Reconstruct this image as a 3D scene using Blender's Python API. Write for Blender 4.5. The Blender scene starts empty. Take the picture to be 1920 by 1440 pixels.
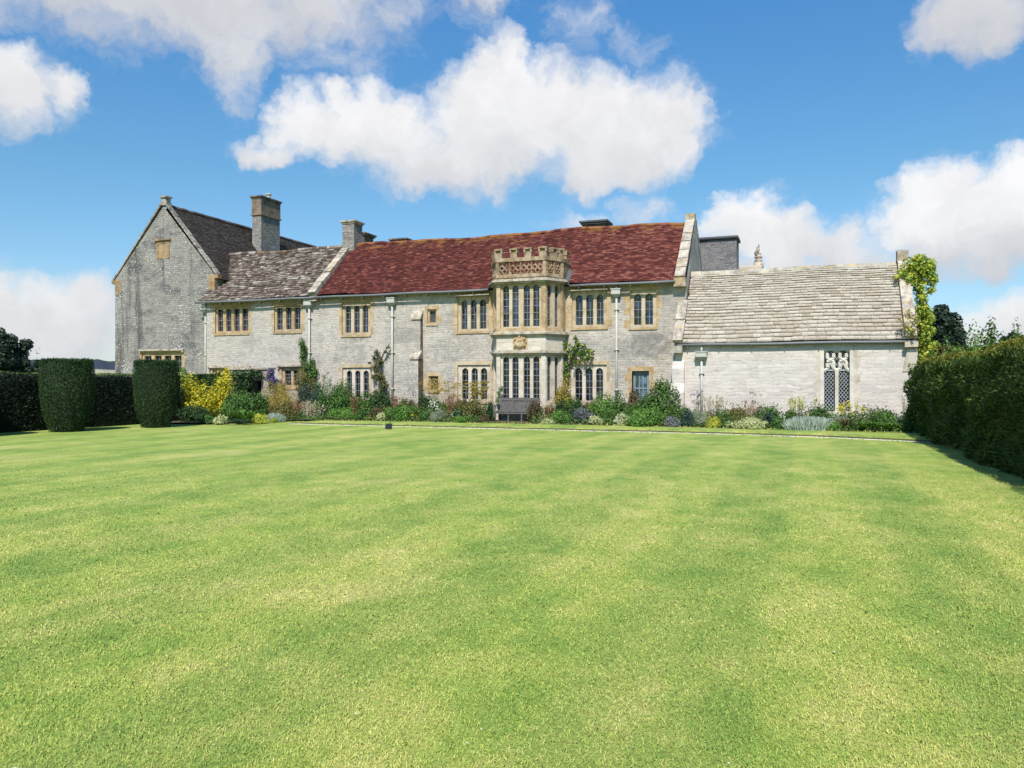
import bpy, math, random
import numpy as np
from mathutils import Vector, Matrix

random.seed(7)
RNG = np.random.default_rng(11)
scene = bpy.context.scene
COL = scene.collection
R = math.radians

# ------------------------------------------------------------------ camera
# House frame: X along the facade (to the right), Y into the house, Z up.
YAW = R(20.3)
S, C_ = math.sin(YAW), math.cos(YAW)
FPX, HOR, CAMH = 1480.0, 720.0, 1.6
cam_d = bpy.data.cameras.new('camera')
cam = bpy.data.objects.new('camera', cam_d)
COL.objects.link(cam)
cam.location = (0, 0, CAMH)
cam.rotation_euler = (R(90), 0, YAW)
cam_d.sensor_width = 36.0
cam_d.lens = 36.0 * FPX / 1920.0
cam_d.clip_start = 0.1
cam_d.clip_end = 6000
scene.camera = cam

# ------------------------------------------------------------------ light
SUN_AZ, SUN_EL = R(12), R(49)
sun_dir = Vector((math.sin(SUN_AZ) * math.cos(SUN_EL), -math.cos(SUN_AZ) * math.cos(SUN_EL), math.sin(SUN_EL)))
sd = bpy.data.lights.new('sun', 'SUN')
sd.energy = 4.6
sd.angle = R(0.53)
sd.color = (1.0, 0.955, 0.88)
sun = bpy.data.objects.new('sun', sd)
COL.objects.link(sun)
sun.rotation_euler = sun_dir.to_track_quat('Z', 'Y').to_euler()
sun.location = (10, -10, 40)

scene.view_settings.view_transform = 'Standard'
scene.view_settings.look = 'None'
scene.view_settings.gamma = 1.0
scene.view_settings.exposure = 0.42
scene.view_settings.use_curve_mapping = False
scene.render.engine = 'CYCLES'
scene.cycles.max_bounces = 6
scene.cycles.diffuse_bounces = 3
scene.cycles.glossy_bounces = 3
scene.cycles.transmission_bounces = 4
scene.cycles.transparent_max_bounces = 4
scene.cycles.use_denoising = True
scene.cycles.caustics_reflective = False
scene.cycles.caustics_refractive = False

# ------------------------------------------------------------------ node helpers
def N(nt, typ, ins=None, **at):
    n = nt.nodes.new(typ)
    for k, v in at.items():
        setattr(n, k, v)
    for k, v in (ins or {}).items():
        s = n.inputs[k]
        if isinstance(v, bpy.types.NodeSocket):
            nt.links.new(v, s)
        else:
            if hasattr(s.default_value, '__len__') and not hasattr(v, '__len__'):
                v = (v,) * len(s.default_value)
            if hasattr(s.default_value, '__len__') and len(s.default_value) == 4 and len(v) == 3:
                v = tuple(v) + (1,)
            s.default_value = v
    return n

def M_(nt, op, a, b=0.0, c=0.0, clamp=False):
    n = N(nt, 'ShaderNodeMath', {0: a, 1: b, 2: c}, operation=op, use_clamp=clamp)
    return n.outputs[0]

def VM(nt, op, a, b=(0, 0, 0)):
    n = N(nt, 'ShaderNodeVectorMath', {0: a, 1: b}, operation=op)
    return n.outputs['Value'] if op == 'DOT_PRODUCT' else n.outputs[0]

def MIX(nt, f, a, b, blend='MIX'):
    n = nt.nodes.new('ShaderNodeMix')
    n.data_type = 'RGBA'; n.blend_type = blend
    for i, v in ((0, f), (6, a), (7, b)):
        s = n.inputs[i]
        if isinstance(v, bpy.types.NodeSocket):
            nt.links.new(v, s)
        else:
            s.default_value = v if i == 0 else (tuple(v) + (1,))[:4]
    return n.outputs[2]

def RAMP(nt, f, stops, interp='LINEAR'):
    n = nt.nodes.new('ShaderNodeValToRGB')
    cr = n.color_ramp; cr.interpolation = interp
    while len(cr.elements) < len(stops):
        cr.elements.new(0.5)
    for e, (p, c) in zip(cr.elements, stops):
        e.position = p
        e.color = (tuple(c) + (1,))[:4] if hasattr(c, '__len__') else (c, c, c, 1)
    nt.links.new(f, n.inputs[0])
    return n.outputs[0]

def SMOOTH(nt, v, a, b, lo=0.0, hi=1.0):
    n = N(nt, 'ShaderNodeMapRange', {0: v, 1: a, 2: b, 3: lo, 4: hi}, interpolation_type='SMOOTHSTEP')
    return n.outputs[0]

def NOISE(nt, vec, scale, detail=3.0, rough=0.55, out='Fac'):
    n = N(nt, 'ShaderNodeTexNoise', {'Vector': vec, 'Scale': scale, 'Detail': detail, 'Roughness': rough})
    return n.outputs['Fac' if out == 'Fac' else 'Color']

# ------------------------------------------------------------------ world: Nishita sky + cumulus by direction
world = bpy.data.worlds.new('World')
scene.world = world
world.use_nodes = True
wt = world.node_tree
wt.nodes.clear()
SKY_STRENGTH = 0.1
sky = N(wt, 'ShaderNodeTexSky', sky_type='NISHITA', sun_disc=False, sun_elevation=SUN_EL,
        sun_rotation=math.pi - SUN_AZ, altitude=50, air_density=1.0, dust_density=0.6, ozone_density=2.2)
tc = N(wt, 'ShaderNodeTexCoord')
dv = tc.outputs['Generated']
dr = VM(wt, 'DOT_PRODUCT', dv, (C_, S, 0))
df = VM(wt, 'DOT_PRODUCT', dv, (-S, C_, 0))
dz = VM(wt, 'DOT_PRODUCT', dv, (0, 0, 1))
az = M_(wt, 'MULTIPLY', M_(wt, 'ARCTAN2', dr, df), 57.29578)
el = M_(wt, 'MULTIPLY', M_(wt, 'ARCSINE', dz), 57.29578)
skyt = RAMP(wt, N(wt, 'ShaderNodeMapRange', {0: el, 1: 4.0, 2: 27.0}).outputs[0], [(0.0, (.80, .93, 1.02)), (.45, (.62, .98, 1.08)), (1.0, (.50, 1.03, 1.34))])
skycol = MIX(wt, 1.0, sky.outputs[0], skyt, 'MULTIPLY')
p0 = N(wt, 'ShaderNodeCombineXYZ', {0: az, 1: el, 2: 0.0}).outputs[0]
warpn = NOISE(wt, p0, 0.24, 9.0, 0.60, 'Color')
warp = VM(wt, 'MULTIPLY', VM(wt, 'SUBTRACT', warpn, (0.5, 0.5, 0.5)), (6.0, 5.0, 0))
p1 = VM(wt, 'ADD', p0, warp)

def azel(px, py):
    u, v = (px - 960) / FPX, (HOR - py) / FPX
    a = math.atan(u)
    return math.degrees(a), math.degrees(math.atan(v * math.cos(a)))

# measured cumulus masses: centre, half-size (photo pixels), weight, brightness
CLOUDS = [
    (300, -70, 560, 185, 1.0, .82), (900, -50, 150, 70, .8, .82), (440, 100, 85, 75, .8, .82), (450, 170, 55, 45, .45, .85),
    (10, 145, 105, 85, 1.0, .95), (115, 165, 75, 45, .8, 1.0), (30, 205, 80, 45, .5, .9),
    (570, 232, 85, 62, 1.0, 1.0), (505, 275, 70, 32, .8, .95), (700, 240, 150, 85, 1.1, 1.0), (935, 130, 55, 95, 1.0, 1.02),
    (960, 215, 190, 115, 1.2, 1.0), (1130, 240, 160, 120, 1.1, .97), (1250, 235, 110, 95, 1.0, .97), (860, 300, 200, 62, 1.0, .9),
    (1130, 310, 130, 62, 1.0, .9), (640, 120, 85, 55, .30, .9), (1185, 78, 48, 32, .33, .95), (1085, 45, 60, 65, .28, .92),
    (1830, 15, 140, 85, 1.0, .80),
    (1770, 395, 150, 92, 1.2, 1.04), (1900, 365, 120, 90, 1.2, 1.04), (1860, 455, 230, 62, 1.0, .84),
    (1400, 425, 100, 68, 1.1, 1.03), (1490, 452, 95, 58, 1.0, .95), (1580, 465, 105, 66, .9, .86), (1540, 505, 330, 45, .9, .82),
    (110, 612, 215, 92, .9, .88), (-90, 590, 200, 105, 1.0, .92), (40, 570, 120, 45, .8, .97),
    (1890, 590, 100, 62, 1.0, .95), (1830, 640, 190, 55, .9, .85), (1090, 410, 75, 28, .42, .9), (1205, 392, 60, 35, .42, .9),
]
gmax = None; wsum = None; bsum = None; hsum = None
for (cx, cy, rx, ry, w, br) in CLOUDS:
    a, e = azel(cx, cy)
    ra = math.degrees(rx / FPX) * math.cos(R(a)) ** 2 * 1.12
    re = math.degrees(ry / FPX) * math.cos(R(e)) ** 2 * math.cos(R(a)) * 1.12
    q = VM(wt, 'MULTIPLY', VM(wt, 'SUBTRACT', p1, (a, e, 0)), (1 / ra, 1 / re, 0))
    qq = VM(wt, 'DOT_PRODUCT', q, q)
    g = M_(wt, 'MULTIPLY_ADD', qq, -w, w)          # w*(1-r^2)
    gp = M_(wt, 'MAXIMUM', g, 0.0)
    gp2 = M_(wt, 'MULTIPLY', gp, gp)
    hy = VM(wt, 'DOT_PRODUCT', q, (0, 0.10, 0))
    hb = M_(wt, 'ADD', hy, br)
    if gmax is None:
        gmax, wsum, bsum = g, gp2, M_(wt, 'MULTIPLY', gp2, hb)
    else:
        gmax = M_(wt, 'MAXIMUM', gmax, g)
        wsum = M_(wt, 'ADD', wsum, gp2)
        bsum = M_(wt, 'MULTIPLY_ADD', gp2, hb, bsum)
gwide = gmax
gmax = M_(wt, 'MAXIMUM', gmax, 0.0)
bright = M_(wt, 'DIVIDE', M_(wt, 'ADD', bsum, 0.009), M_(wt, 'ADD', wsum, 0.010))
fine = NOISE(wt, p1, 0.50, 8.0, 0.60)
dens = M_(wt, 'ADD', gmax, M_(wt, 'MULTIPLY_ADD', fine, 1.1, -0.50))
cmask = SMOOTH(wt, dens, -0.02, 0.90)
cmask = M_(wt, 'MULTIPLY', cmask, SMOOTH(wt, gmax, 0.0, 0.22))
wisp = NOISE(wt, VM(wt, 'ADD', VM(wt, 'MULTIPLY', p1, (.6, 1.0, 1)), (50, 9, 0)), 0.42, 8.0, 0.64)
veil = SMOOTH(wt, M_(wt, 'ADD', M_(wt, 'MAXIMUM', gwide, -1.0), M_(wt, 'MULTIPLY_ADD', wisp, 3.2, -1.75)), -0.35, 1.1, 0.0, 0.55)
cmask = M_(wt, 'MAXIMUM', cmask, veil)
shade = NOISE(wt, p1, 0.35, 4.0, 0.55)
cb = M_(wt, 'MULTIPLY', M_(wt, 'MINIMUM', bright, 1.1), M_(wt, 'MULTIPLY_ADD', shade, 0.34, 0.81))
ctint = RAMP(wt, bright, [(0.68, (0.93, 0.955, 1.03)), (1.0, (1.0, 0.995, 1.0))])
ccol = VM(wt, 'MULTIPLY', ctint, N(wt, 'ShaderNodeCombineXYZ', {0: cb, 1: cb, 2: cb}).outputs[0])
CLOUD_LEVEL = 6.75
ccol = VM(wt, 'MULTIPLY', ccol, (CLOUD_LEVEL,) * 3)
wcol = MIX(wt, M_(wt, 'MULTIPLY', cmask, 0.97), skycol, ccol)
bg = N(wt, 'ShaderNodeBackground', {'Color': wcol, 'Strength': SKY_STRENGTH})
wo = N(wt, 'ShaderNodeOutputWorld', {'Surface': bg.outputs[0]})
world.cycles.sampling_method = 'MANUAL'
world.cycles.sample_map_resolution = 512

# ------------------------------------------------------------------ measuring helpers
def ray(px):
    u = (px - 960) / FPX
    return u * C_ - S, u * S + C_
def at(px, Y):                       # X and depth of picture column px on the plane Y
    a, b = ray(px)
    t = Y / b
    return t * a, t
def XF(px, Y): return at(px, Y)[0]
def ZF(px, py, Y): return CAMH + (HOR - py) / FPX * at(px, Y)[1]

# ------------------------------------------------------------------ object helpers
def tag(o, label=None, cat=None, group=None, kind=None):
    if label: o['label'] = label
    if cat: o['category'] = cat
    if group: o['group'] = group
    if kind: o['kind'] = kind
    return o

def empty(name, loc, label, cat, group=None):
    o = bpy.data.objects.new(name, None)
    COL.objects.link(o)
    o.location = loc
    o.empty_display_size = 0.3
    return tag(o, label, cat, group)

def world_loc(o):
    v = Vector((0, 0, 0))
    while o is not None:
        v += o.location
        o = o.parent
    return v

def link(name, me, mat, parent=None, loc=(0, 0, 0), local=False):
    """One mesh object. Unless local, the mesh is in world coordinates and keeps them under its parent."""
    o = bpy.data.objects.new(name, me)
    COL.objects.link(o)
    for m in (mat if isinstance(mat, (list, tuple)) else [mat]):
        me.materials.append(m)
    if parent is not None:
        o.parent = parent
        o.location = Vector(loc) if local else -world_loc(parent)
    else:
        o.location = loc
    return o

class MB:
    def __init__(s):
        s.v = []; s.f = []; s.mi = []; s.m = 0
    def poly(s, pts):
        k = len(s.v); s.v.extend([tuple(p) for p in pts]); s.f.append(tuple(range(k, k + len(pts)))); s.mi.append(s.m)
    def box(s, x0, x1, y0, y1, z0, z1):
        s.hexa([(x0, y0, z0), (x1, y0, z0), (x1, y1, z0), (x0, y1, z0), (x0, y0, z1), (x1, y0, z1), (x1, y1, z1), (x0, y1, z1)])
    def hexa(s, p):
        k = len(s.v); s.v.extend([tuple(q) for q in p])
        for q in ((0, 3, 2, 1), (4, 5, 6, 7), (0, 1, 5, 4), (1, 2, 6, 5), (2, 3, 7, 6), (3, 0, 4, 7)):
            s.f.append(tuple(k + i for i in q)); s.mi.append(s.m)
    def tbox(s, T, u0, u1, d0, d1, z0, z1):
        s.hexa([T(u0, d0, z0), T(u1, d0, z0), T(u1, d1, z0), T(u0, d1, z0), T(u0, d0, z1), T(u1, d0, z1), T(u1, d1, z1), T(u0, d1, z1)])
    def prism(s, pts, z0, z1):
        n = len(pts)
        k = len(s.v)
        s.v.extend([(x, y, z0) for x, y in pts] + [(x, y, z1) for x, y in pts])
        s.f.append(tuple(k + i for i in reversed(range(n)))); s.mi.append(s.m)
        s.f.append(tuple(k + n + i for i in range(n))); s.mi.append(s.m)
        for i in range(n):
            j = (i + 1) % n
            s.f.append((k + i, k + j, k + n + j, k + n + i)); s.mi.append(s.m)
    def tube(s, pts, r, n=8, cap=True):
        P = [Vector(p) for p in pts]
        rs = r if hasattr(r, '__len__') else [r] * len(P)
        k = len(s.v)
        for i, p in enumerate(P):
            t = (P[min(i + 1, len(P) - 1)] - P[max(i - 1, 0)]).normalized()
            a = t.orthogonal().normalized() if abs(t.z) > .9 else t.cross(Vector((0, 0, 1))).normalized()
            b = t.cross(a)
            for j in range(n):
                w = 2 * math.pi * j / n
                s.v.append(tuple(p + (a * math.cos(w) + b * math.sin(w)) * rs[i]))
        for i in range(len(P) - 1):
            for j in range(n):
                j2 = (j + 1) % n
                s.f.append((k + i * n + j, k + i * n + j2, k + (i + 1) * n + j2, k + (i + 1) * n + j)); s.mi.append(s.m)
        if cap:
            s.f.append(tuple(k + j for j in reversed(range(n)))); s.mi.append(s.m)
            s.f.append(tuple(k + (len(P) - 1) * n + j for j in range(n))); s.mi.append(s.m)
    def lathe(s, cx, cy, prof, n=14):
        s.tube([(cx, cy, z) for r, z in prof], [r for r, z in prof], n)
    def build(s, name, mat, parent=None, smooth=False, loc=(0, 0, 0), local=False):
        me = bpy.data.meshes.new(name)
        me.from_pydata(s.v, [], s.f)
        o = link(name, me, mat, parent, loc, local)
        if any(s.mi):
            me.polygons.foreach_set('material_index', s.mi)
        if smooth:
            me.polygons.foreach_set('use_smooth', [True] * len(me.polygons))
        me.update()
        return o

def quads_mesh(name, V):
    """V: (n,4,3) array of separate quads."""
    n = len(V)
    me = bpy.data.meshes.new(name)
    me.vertices.add(n * 4); me.loops.add(n * 4); me.polygons.add(n)
    me.vertices.foreach_set('co', np.ascontiguousarray(V, dtype=np.float32).ravel())
    me.loops.foreach_set('vertex_index', np.arange(n * 4, dtype=np.int32))
    me.polygons.foreach_set('loop_start', np.arange(0, n * 4, 4, dtype=np.int32))
    me.update(calc_edges=True)
    me.validate()
    return me
# ------------------------------------------------------------------ materials
def new_mat(name):
    m = bpy.data.materials.new(name)
    m.use_nodes = True
    nt = m.node_tree
    nt.nodes.clear()
    return m, nt

def finish(nt, col, rough=0.85, bump=None, bstr=0.4, bdist=0.02, spec=0.3, extra=None):
    ins = {'Base Color': col, 'Roughness': rough, 'Specular IOR Level': spec}
    if bump is not None:
        b = N(nt, 'ShaderNodeBump', {'Height': bump, 'Strength': bstr, 'Distance': bdist})
        ins['Normal'] = b.outputs[0]
    p = N(nt, 'ShaderNodeBsdfPrincipled', ins)
    out = p.outputs[0]
    N(nt, 'ShaderNodeOutputMaterial', {'Surface': out})
    return p

def POS(nt):
    return N(nt, 'ShaderNodeNewGeometry').outputs['Position']
def RND(nt):
    return N(nt, 'ShaderNodeNewGeometry').outputs['Random Per Island']

def mat_rubble(name, pale, mid, dark, mortar, w=.34, h=.11, stain=.5, speck=.0, streak=.0, ochre=.0, bump=.5, joint=.55, dsc=(4.6, 15.0), marks=()):
    m, nt = new_mat(name)
    pos = POS(nt)
    sx = N(nt, 'ShaderNodeSeparateXYZ', {0: pos})
    uu = M_(nt, 'ADD', sx.outputs[0], sx.outputs[1])
    uv = N(nt, 'ShaderNodeCombineXYZ', {0: uu, 1: sx.outputs[2], 2: 0.0}).outputs[0]
    wob = VM(nt, 'MULTIPLY', VM(nt, 'SUBTRACT', NOISE(nt, uv, 1.6, 3, .6, 'Color'), (.5, .5, .5)), (.45, .24, 0))
    wob2 = VM(nt, 'MULTIPLY', VM(nt, 'SUBTRACT', NOISE(nt, uv, 9.0, 2, .6, 'Color'), (.5, .5, .5)), (.12, .06, 0))
    uvw = VM(nt, 'ADD', VM(nt, 'ADD', uv, wob), wob2)
    bk = N(nt, 'ShaderNodeTexBrick', {'Vector': uvw, 'Color1': (0, 0, 0), 'Color2': (1, 1, 1), 'Mortar': (.5, .5, .5), 'Scale': 1.0,
            'Mortar Size': .010, 'Mortar Smooth': .35, 'Bias': 0.0, 'Brick Width': w, 'Row Height': h},
           offset=.5, squash=.6, squash_frequency=3)
    per = N(nt, 'ShaderNodeSeparateColor', {0: bk.outputs[0]}).outputs[0]
    n1 = NOISE(nt, uvw, 5.5, 5, .65)
    mixv = M_(nt, 'ADD', M_(nt, 'MULTIPLY', per, .55), M_(nt, 'MULTIPLY', n1, .55))
    col = RAMP(nt, mixv, [(.18, mid), (.5, pale), (.85, tuple(min(1, c * 1.12) for c in pale))])
    # broad weather stains
    nst = NOISE(nt, VM(nt, 'MULTIPLY', uv, (.55, .85, 1)), 1.0, 6, .68)
    col = MIX(nt, M_(nt, 'MULTIPLY', SMOOTH(nt, nst, .47, .66), stain), col, dark)
    if streak:
        ns = NOISE(nt, VM(nt, 'MULTIPLY', uv, (1.15, .09, 1)), 1.0, 4, .6)
        col = MIX(nt, M_(nt, 'MULTIPLY', SMOOTH(nt, ns, .52, .66), streak), col, tuple(c * .7 for c in dark))
    if ochre:
        no = NOISE(nt, VM(nt, 'ADD', uv, (17, 5, 0)), .8, 4, .6)
        col = MIX(nt, M_(nt, 'MULTIPLY', SMOOTH(nt, no, .56, .72), ochre), col, (.46, .33, .17))
    if speck:
        nk = NOISE(nt, uv, 11.0, 2, .5)
        big = NOISE(nt, VM(nt, 'ADD', uv, (3, 9, 0)), .5, 2, .5)
        col = MIX(nt, M_(nt, 'MULTIPLY', SMOOTH(nt, M_(nt, 'ADD', nk, M_(nt, 'MULTIPLY', big, .35)), .80, .88), speck), col, (.68, .67, .62))
    for (mx_, mz_, rx_, rz_, amt, mc) in marks:      # old stains with a place of their own on the wall
        q = VM(nt, 'MULTIPLY', VM(nt, 'SUBTRACT', uv, (mx_, mz_, 0)), (1 / rx_, 1 / rz_, 0))
        k = M_(nt, 'SUBTRACT', 1.0, VM(nt, 'DOT_PRODUCT', q, q))
        k = SMOOTH(nt, M_(nt, 'ADD', k, M_(nt, 'MULTIPLY_ADD', NOISE(nt, uv, 3.5, 5, .68), 3.0, -1.6)), 0.0, 1.2)
        col = MIX(nt, M_(nt, 'MULTIPLY', k, amt), col, mc)
    # dark open joints, broken along their length, and streaky dark dashes along the beds
    brk = SMOOTH(nt, NOISE(nt, uv, 1.7, 4, .65), .44, .64)
    dash = NOISE(nt, VM(nt, 'ADD', VM(nt, 'MULTIPLY', uv, (dsc[0], dsc[1], 1)), VM(nt, 'MULTIPLY', wob, (3, 9, 0))), 1.0, 4, .62)
    col = MIX(nt, M_(nt, 'MULTIPLY', SMOOTH(nt, dash, .55, .67), joint), col, mortar)
    lite = NOISE(nt, VM(nt, 'ADD', VM(nt, 'MULTIPLY', uv, (4.2, 13.0, 1)), (40, 3, 0)), 1.0, 4, .62)
    col = MIX(nt, M_(nt, 'MULTIPLY', SMOOTH(nt, lite, .58, .72), .35), col, tuple(min(.8, c * 1.3) for c in pale))
    col = MIX(nt, M_(nt, 'MULTIPLY', bk.outputs['Fac'], M_(nt, 'MULTIPLY_ADD', brk, .30, .02)), col, mortar)
    hgt = M_(nt, 'ADD', M_(nt, 'MULTIPLY', bk.outputs['Fac'], -1.0), M_(nt, 'MULTIPLY', n1, .9))
    finish(nt, col, .92, hgt, bump, .035, .15)
    return m

def mat_stone(name, pale, mid, dark, scale=2.5, bump=.35, lichen=.25, lich_col=(.62, .60, .53), spots=(.45, .27, .05), spot=.0):
    m, nt = new_mat(name)
    pos = POS(nt)
    n1 = NOISE(nt, pos, scale, 6, .65)
    n2 = NOISE(nt, pos, scale * 5, 4, .6)
    rnd = RND(nt)
    f = M_(nt, 'ADD', M_(nt, 'MULTIPLY', n1, .85), M_(nt, 'MULTIPLY', rnd, .15))
    col = RAMP(nt, f, [(.36, dark), (.48, mid), (.60, pale)])
    nG = NOISE(nt, VM(nt, 'ADD', pos, (11, 3, 5)), scale * .45, 5, .65)
    col = MIX(nt, M_(nt, 'MULTIPLY', SMOOTH(nt, nG, .52, .66), .45), col, tuple(.5 * (a + b) * .72 for a, b in zip(dark, (.30, .29, .26))))
    col = MIX(nt, M_(nt, 'MULTIPLY', SMOOTH(nt, n2, .56, .68), lichen), col, lich_col)
    if spot:
        n3 = NOISE(nt, VM(nt, 'ADD', pos, (5, 2, 8)), 2.2, 4, .6)
        col = MIX(nt, M_(nt, 'MULTIPLY', SMOOTH(nt, n3, .55, .63), spot), col, spots)
    finish(nt, col, .9, M_(nt, 'ADD', n1, M_(nt, 'MULTIPLY', n2, .5)), bump, .03, .15)
    return m

def mat_tiles(name, stops, noise_amt=.35, lich=None, lz=None, nscale=4.0, pale_speck=None, nbw=.3, xdrift=None):
    """Each tile is an island of its own and gets its own tone."""
    m, nt = new_mat(name)
    pos = POS(nt)
    rnd = RND(nt)
    n1 = NOISE(nt, pos, nscale, 5, .62)
    nb = NOISE(nt, pos, .55, 3, .5)
    f = M_(nt, 'ADD', M_(nt, 'MULTIPLY', rnd, 1 - noise_amt), M_(nt, 'MULTIPLY', n1, noise_amt))
    f = M_(nt, 'ADD', f, M_(nt, 'MULTIPLY_ADD', nb, nbw, -nbw * .5), clamp=True)
    if xdrift:      # tiles drift towards paler red tones as X grows
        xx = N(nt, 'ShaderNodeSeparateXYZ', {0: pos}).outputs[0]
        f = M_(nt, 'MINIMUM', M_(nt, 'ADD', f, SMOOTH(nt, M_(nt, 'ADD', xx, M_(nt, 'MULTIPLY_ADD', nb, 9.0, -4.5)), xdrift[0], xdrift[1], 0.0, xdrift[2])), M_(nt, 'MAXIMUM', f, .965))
    col = RAMP(nt, f, stops)
    if pale_speck:
        amt, c, sc, lo, hi = pale_speck
        n2 = NOISE(nt, VM(nt, 'MULTIPLY', pos, (1, 1.5, 1.5)), sc, 4, .6)
        col = MIX(nt, M_(nt, 'MULTIPLY', SMOOTH(nt, n2, lo, hi), amt), col, c)
    if lich:
        z = N(nt, 'ShaderNodeSeparateXYZ', {0: pos}).outputs[2]
        n3 = NOISE(nt, VM(nt, 'MULTIPLY', pos, (1.0, 2, 2)), 1.3, 5, .65)
        zz = N(nt, 'ShaderNodeMapRange', {0: z, 1: lz[0], 2: lz[1]}).outputs[0]
        k = SMOOTH(nt, M_(nt, 'ADD', n3, M_(nt, 'MULTIPLY_ADD', zz, .42, -.22)), .56, .70)
        col = MIX(nt, M_(nt, 'MULTIPLY', k, .85), col, lich)
    finish(nt, col, .92, n1, .3, .02, .06)
    return m

def mat_plain(name, c, rough=.6, var=.15, scale=6.0, spec=.3, metal=0.0, bump=.1):
    m, nt = new_mat(name)
    n1 = NOISE(nt, POS(nt), scale, 4, .6)
    col = RAMP(nt, n1, [(.25, tuple(x * (1 - var) for x in c)), (.75, tuple(min(1, x * (1 + var)) for x in c))])
    p = finish(nt, col, rough, n1, bump, .01, spec)
    p.inputs['Metallic'].default_value = metal
    return m

def mat_leaf(name, dark, mid, light, trans=.22, top=None, rough=.55, nz=1.2):
    """Leaves: a tone per leaf, broad tonal drift over the plant, some light through the blade."""
    m, nt = new_mat(name)
    g = N(nt, 'ShaderNodeNewGeometry')
    n1 = NOISE(nt, g.outputs['Position'], nz, 3, .55)
    f = M_(nt, 'ADD', M_(nt, 'MULTIPLY', g.outputs['Random Per Island'], .6), M_(nt, 'MULTIPLY_ADD', n1, 1.0, -.3), clamp=True)
    col = RAMP(nt, f, [(.1, dark), (.5, mid), (.92, light)])
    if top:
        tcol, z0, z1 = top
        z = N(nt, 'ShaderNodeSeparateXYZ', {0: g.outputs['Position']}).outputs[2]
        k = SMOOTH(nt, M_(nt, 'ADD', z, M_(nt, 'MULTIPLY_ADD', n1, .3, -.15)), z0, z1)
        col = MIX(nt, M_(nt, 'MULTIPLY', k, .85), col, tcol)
    p = N(nt, 'ShaderNodeBsdfPrincipled', {'Base Color': col, 'Roughness': rough, 'Specular IOR Level': .25})
    t = N(nt, 'ShaderNodeBsdfTranslucent', {'Color': MIX(nt, 1.0, col, (1.15, 1.2, .7), 'MULTIPLY')})
    mx = N(nt, 'ShaderNodeMixShader', {0: trans, 1: p.outputs[0], 2: t.outputs[0]})
    N(nt, 'ShaderNodeOutputMaterial', {'Surface': mx.outputs[0]})
    return m

WALL_WING = mat_rubble('grey_rubble', (.275, 0.254, .232), (.185, 0.172, .162), (.095, 0.091, .096), (.055, 0.051, .05), stain=.75, speck=.9, streak=.8, ochre=.12, bump=.7, joint=.6)
WALL_LINK = mat_rubble('pale_grey_rubble', (.435, 0.392, .345), (.345, 0.312, .280), (.25, 0.230, .215), (.13, 0.116, .105), stain=.45, speck=.4, ochre=.15, joint=.5)
WALL_HALL = mat_rubble('pale_rubble', (.445, 0.397, .345), (.345, 0.310, .272), (.235, 0.215, .198), (.12, 0.106, .095), stain=.6, speck=.5, streak=.15, ochre=.35, joint=.55, marks=[(XF(p_, 33) + 33, ZF(p_, q_, 33), a_, b_, c_, d_) for p_, q_, a_, b_, c_, d_ in (
    (1225, 645, 1.5, .9, .75, (.15, .145, .135)), (1165, 660, .9, .8, .4, (.17, .165, .15)), (668, 634, 1.0, .35, .7, (.19, .18, .155)), (845, 655, 1.4, .9, .5, (.20, .19, .17)),
    (858, 600, .5, 1.2, .7, (.36, .25, .12)), (922, 590, .45, 1.3, .9, (.40, .27, .12)), (1066, 590, .45, 1.2, .85, (.40, .285, .14)), (1145, 590, .35, .9, .55, (.38, .28, .15)),
    (800, 720, .6, .7, .55, (.38, .27, .14)), (700, 775, 5.0, .55, .5, (.40, .32, .21)), (1120, 780, 4.0, .5, .4, (.40, .32, .21)))])
WALL_CHAPEL = mat_rubble('cream_ashlar', (.535, 0.479, .430), (.455, 0.407, .368), (.41, 0.370, .340), (.21, 0.184, .165), w=.50, h=.13, stain=.35, speck=.25, ochre=.12, bump=.4, joint=.42, dsc=(2.2, 13.0))
WALL_BAY = mat_rubble('cream_bay_stone', (.52, 0.460, .385), (.43, 0.378, .31), (.36, 0.319, .27), (.22, 0.194, .16), w=.6, h=.2, stain=.35, speck=.2, ochre=.3, bump=.3, joint=.3, dsc=(1.8, 9.0))
WALL_REAR = mat_rubble('dark_thin_stone', (.21, 0.198, .195), (.135, 0.128, .13), (.08, 0.077, .084), (.04, 0.039, .04), w=.3, h=.08, stain=.5, speck=.4, ochre=.2, bump=.7, joint=.7)
WALL_GARDEN = mat_rubble('garden_rubble', (.30, 0.257, .21), (.21, 0.184, .15), (.14, 0.121, .105), (.06, 0.053, .045), w=.3, h=.12, stain=.5, speck=.4, ochre=.2, bump=.7)
OCHRE = mat_stone('ochre_stone', (0.475, 0.373, 0.245), (0.399, 0.276, 0.142), (0.285, 0.198, 0.114), 3.0, .35, .40, (0.418, 0.397, 0.388))
OCHRE_PALE = mat_stone('pale_ochre_stone', (.50, 0.416, .305), (.43, 0.334, .215), (.33, 0.242, .14), 2.6, .3, .35, (.50, 0.455, .40))
CREAM = mat_stone('cream_stone', (.56, 0.494, .415), (.49, 0.421, .335), (.38, 0.315, .235), 2.2, .25, .25)
RUSTSTONE = mat_stone('rust_stone', (.36, 0.252, .15), (.27, 0.169, .085), (.17, 0.116, .075), 3.5, .4, .4, (.36, 0.329, .29))
COPING = mat_stone('lichened_coping', (.47, 0.416, .34), (.335, 0.286, .23), (.17, 0.145, .125), 4.5, .6, .55, (.54, 0.494, .44), (.46, 0.281, .07), .45)
COPING_DARK = mat_stone('dark_coping', (.36, 0.324, .28), (.23, 0.203, .175), (.11, 0.097, .09), 4.5, .6, .5, (.44, 0.407, .36))
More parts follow.
